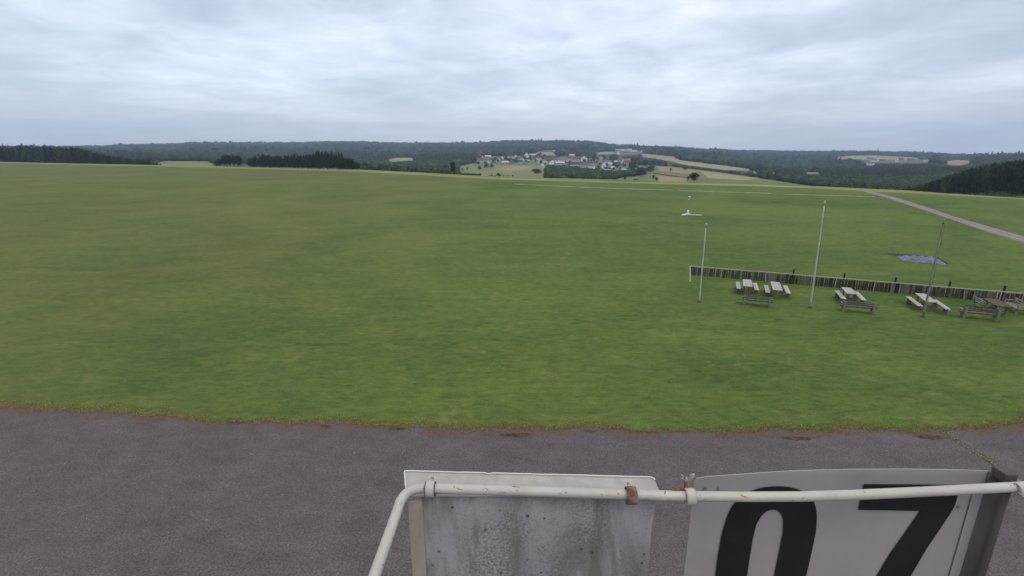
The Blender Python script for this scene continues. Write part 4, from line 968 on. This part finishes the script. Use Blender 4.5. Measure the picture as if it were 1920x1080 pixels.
# folded right edge: shallow rib then a flange turned towards the viewer
xa, xb = atY(1821, 927, YN).x, atY(1846, 927, YN).x
m = MB(); m.box(Vector(((xa + xb) / 2, YN - .004, (8.86 + ZB) / 2)) - N0, (xb - xa, .003, 8.86 - ZB)); m.build('reinforcing_rib', M['sign'], nb, bevel=.001)
m = MB(); n = 10; prof = []
for k in range(n + 1):
    a = k / n * g90; prof.append((xr2 - .028 + .030 * math.sin(a), YN - .003 - .030 * (1 - math.cos(a))))
prof.append((xr2 + .002, YN - .062))
for (x_, y_) in prof: m.v += [Vector((x_, y_, a_top)) - N0, Vector((x_, y_, ZB)) - N0]
for i in range(len(prof) - 1): m.f.append((2*i, 2*i+1, 2*i+3, 2*i+2)); m.c.append(None)
o = m.build('edge_channel', M['brown_metal_and_shade'], nb, smooth=True); sm = o.modifiers.new('solid', 'SOLIDIFY'); sm.thickness = .003; sm.offset = 1  # shade on the turned-away fold is put into this dark colour
m = MB(); a = atY(1893, 888, YN - .035); m.box(Vector((a.x - .004, a.y + .012, a.z - .012)) - N0, (.044, .05, .036)); m.build('corner_bracket', M['brown_metal_and_shade'], nb, bevel=.004)
def wp(px, py): v = atY(px, py, YN - .0015); return v - N0
OUT = [(1341, 1080), (1346, 1040), (1353.6, 998.5), (1363.7, 966), (1372, 949), (1384, 934), (1400, 923), (1420, 915.5), (1440, 911.6), (1462, 911), (1483, 913), (1503, 919), (1518, 929), (1527, 943), (1531, 962), (1530.5, 980), (1528.5, 998.5), (1520, 1040), (1510.5, 1080)]
INN = [(1400, 1080), (1404.5, 1049.5), (1410.6, 1010.8), (1417, 984), (1425, 969), (1434, 959), (1445, 954.3), (1455, 955), (1464, 962), (1468.5, 974), (1467.7, 998.5), (1459.5, 1039), (1451, 1080)]
def ring(out, inn, n=96):
    def closed(L):
        v = [wp(*q) for q in L]; zm = v[0].z; return [(q.x, q.z) for q in v] + [(q.x, 2 * zm - q.z) for q in v[::-1][1:-1]], zm
    def resample(P, n, c):
        A = np.array(P + P[:1]); d = np.r_[0, np.cumsum(np.hypot(*np.diff(A, axis=0).T))]; s = np.linspace(0, d[-1], n, endpoint=False)
        return np.stack([np.interp(s, d, A[:, 0]), np.interp(s, d, A[:, 1])], 1)
    o_, zm = closed(out); i_, _ = closed(inn)
    O, I = resample(o_, n, 0), resample(i_, n, 0); m = MB(); y0 = -.0045; y1 = -.0032
    for y_ in (y0, y1):
        for q in O: m.v.append(Vector((q[0], y_, q[1])))
        for q in I: m.v.append(Vector((q[0], y_, q[1])))
    for k in range(n):
        j = (k + 1) % n
        m.f.append((k, j, n + j, n + k)[::-1]); m.f.append((2*n + k, 2*n + j, 3*n + j, 3*n + k)); m.f.append((k, j, 2*n + j, 2*n + k)); m.f.append((n + j, n + k, 3*n + k, 3*n + j)); m.c += [None] * 4
    return m
ring(OUT, INN).build('numeral', M['black'], nb)
S7 = [(1619.5, 907), (1801, 908.5), (1794, 930), (1790, 945), (1784, 957), (1762, 990), (1735, 1030), (1706, 1080)]
I7 = [(1643, 1080), (1668, 1038), (1695, 1000), (1725, 957), (1609, 955)]
s7 = [wp(*q) for q in S7]; i7 = [wp(*q) for q in I7]
lowR = [s7[-1] + Vector((-.020, 0, -.08)), s7[-1] + Vector((-.034, 0, -.18)), s7[-1] + Vector((-.042, 0, -.34))]; lowL = [i7[0] + Vector((-.060, 0, -.34)), i7[0] + Vector((-.050, 0, -.18)), i7[0] + Vector((-.030, 0, -.08))]
poly = s7 + lowR + lowL + i7
m = MB(); m.prism([Vector((q.x, -.0045, q.z)) for q in poly][::-1], .0013, (0, -1, 0)); m.build('numeral', M['black'], nb)
for px, py in ((1321, 915), (1348, 914), (1797, 949), (1844, 950)):
    q = atY(px, py, YN) - N0; MB().tube([(q.x, -.0032, q.z), (q.x, -.0062, q.z)], .0055, 10).build('rivet', M['bolt'], nb)

# clamps round the pipe
def clamp(px, py, mt, label, w=.020, rr=.0205, bolt=True):
    q = at(px, py, RZ); e = empty('pipe_clamp', q, label=label, cat='clamp', group='clamps on the railing')
    m = MB(); n = 28; pts_ = []
    for k in range(n):
        a = 2 * math.pi * k / n; r0 = rr; r1 = rr + .004
        for x_, r in ((-w/2, r0), (-w/2, r1 - .001), (-w/4, r1), (w/4, r1), (w/2, r1 - .001), (w/2, r0)): m.v.append(Vector((x_, math.cos(a) * r, math.sin(a) * r - (.002 if math.sin(a) < 0 else 0))))
    for k in range(n):
        for j in range(6): a, b_ = k * 6 + j, k * 6 + (j + 1) % 6; c, d = ((k + 1) % n) * 6 + (j + 1) % 6, ((k + 1) % n) * 6 + j; m.f.append((a, b_, c, d)); m.c.append(None)
    m.build('band', mt, e, smooth=True)
    MB().tube([(0, rr + .001, .010), (0, rr + .022, .010)], .0055, 6).build('bolt', M['bolt'], e)
    return e
# band edges drawn by a dark rubber liner
def liner(e):
    for s in (-1, 1):
        pts_ = [(s * .0148, math.cos(a) * .0215, math.sin(a) * .0215) for a in np.linspace(0, 2 * math.pi, 29)]; MB().tube(pts_, .0022, 6, cap=False).build('rubber_liner', M['dark'], e, smooth=True)
q1 = clamp(807, 916.5, M['rail'], 'cream clamp with black rubber edges nearest the bend of the railing', .028, .021); liner(q1)
clamp(1183, 928.5, M['rust'], 'rusty clamp holding the grimy board at its right end', .032, .023)
q3 = clamp(1293, 931, M['rail'], 'cream clamp with rusty wing nut bolts between the two boards', .030, .022)
MB().tube([(0, .018, .012), (0, .036, .030)], [.013, .010], 10).build('rusty_lug', M['rust'], q3)
MB().tube([(-.055, .012, .016), (.0, .014, .018)], .0045, 8).build('rusty_bolt', M['rust'], q3)
m = MB()
for s in (-1, 1): m.tube([(s * .004, .034, .030), (s * .016, .040, .040), (s * .020, .040, .052), (s * .012, .040, .048)], [.004, .006, .006, .004], 8)
m.tube([(0, .03, .026), (0, .042, .040)], .007, 8); m.build('wing_nut', M['bolt'], q3, smooth=True)
q = at(1905, 920, RZ); e = clamp(1908, 917, M['rail'], 'clamp with a protruding bolt at the right end of the railing', .012, .0165)
e.children[1].location = (-.002, -.04, -.018)

# ------------------------------------------------------------------ haze: one closed box round the scene
hz = MB().box((0, 1500, 0), (13000, 11000, 2)); xs_ = (-6600, 6600); ys_ = (-7100, 7300); z0, z1 = -420, 330
m = MB(); m.v = [Vector((x_, y_, z_)) for z_ in (z0, z1) for y_ in ys_ for x_ in xs_]
m.f = [(0, 2, 3, 1), (4, 5, 7, 6), (0, 1, 5, 4), (1, 3, 7, 5), (3, 2, 6, 7), (2, 0, 4, 6)]; m.c = [None] * 6
hm = bpy.data.materials.new('haze'); hm.use_nodes = True; t = NT(hm.node_tree); t.n.clear()
pv = t.add('ShaderNodeVolumePrincipled', i={'Color': (.52, .69, 1.0, 1), 'Density': .00015, 'Anisotropy': .2}); out = t.add('ShaderNodeOutputMaterial'); t.l.new(pv.outputs[0], out.inputs['Volume'])
tag(m.build('haze', hm), label='thin blue air haze over the distant hills', cat='haze', kind='stuff')
print('objects', len(bpy.data.objects))
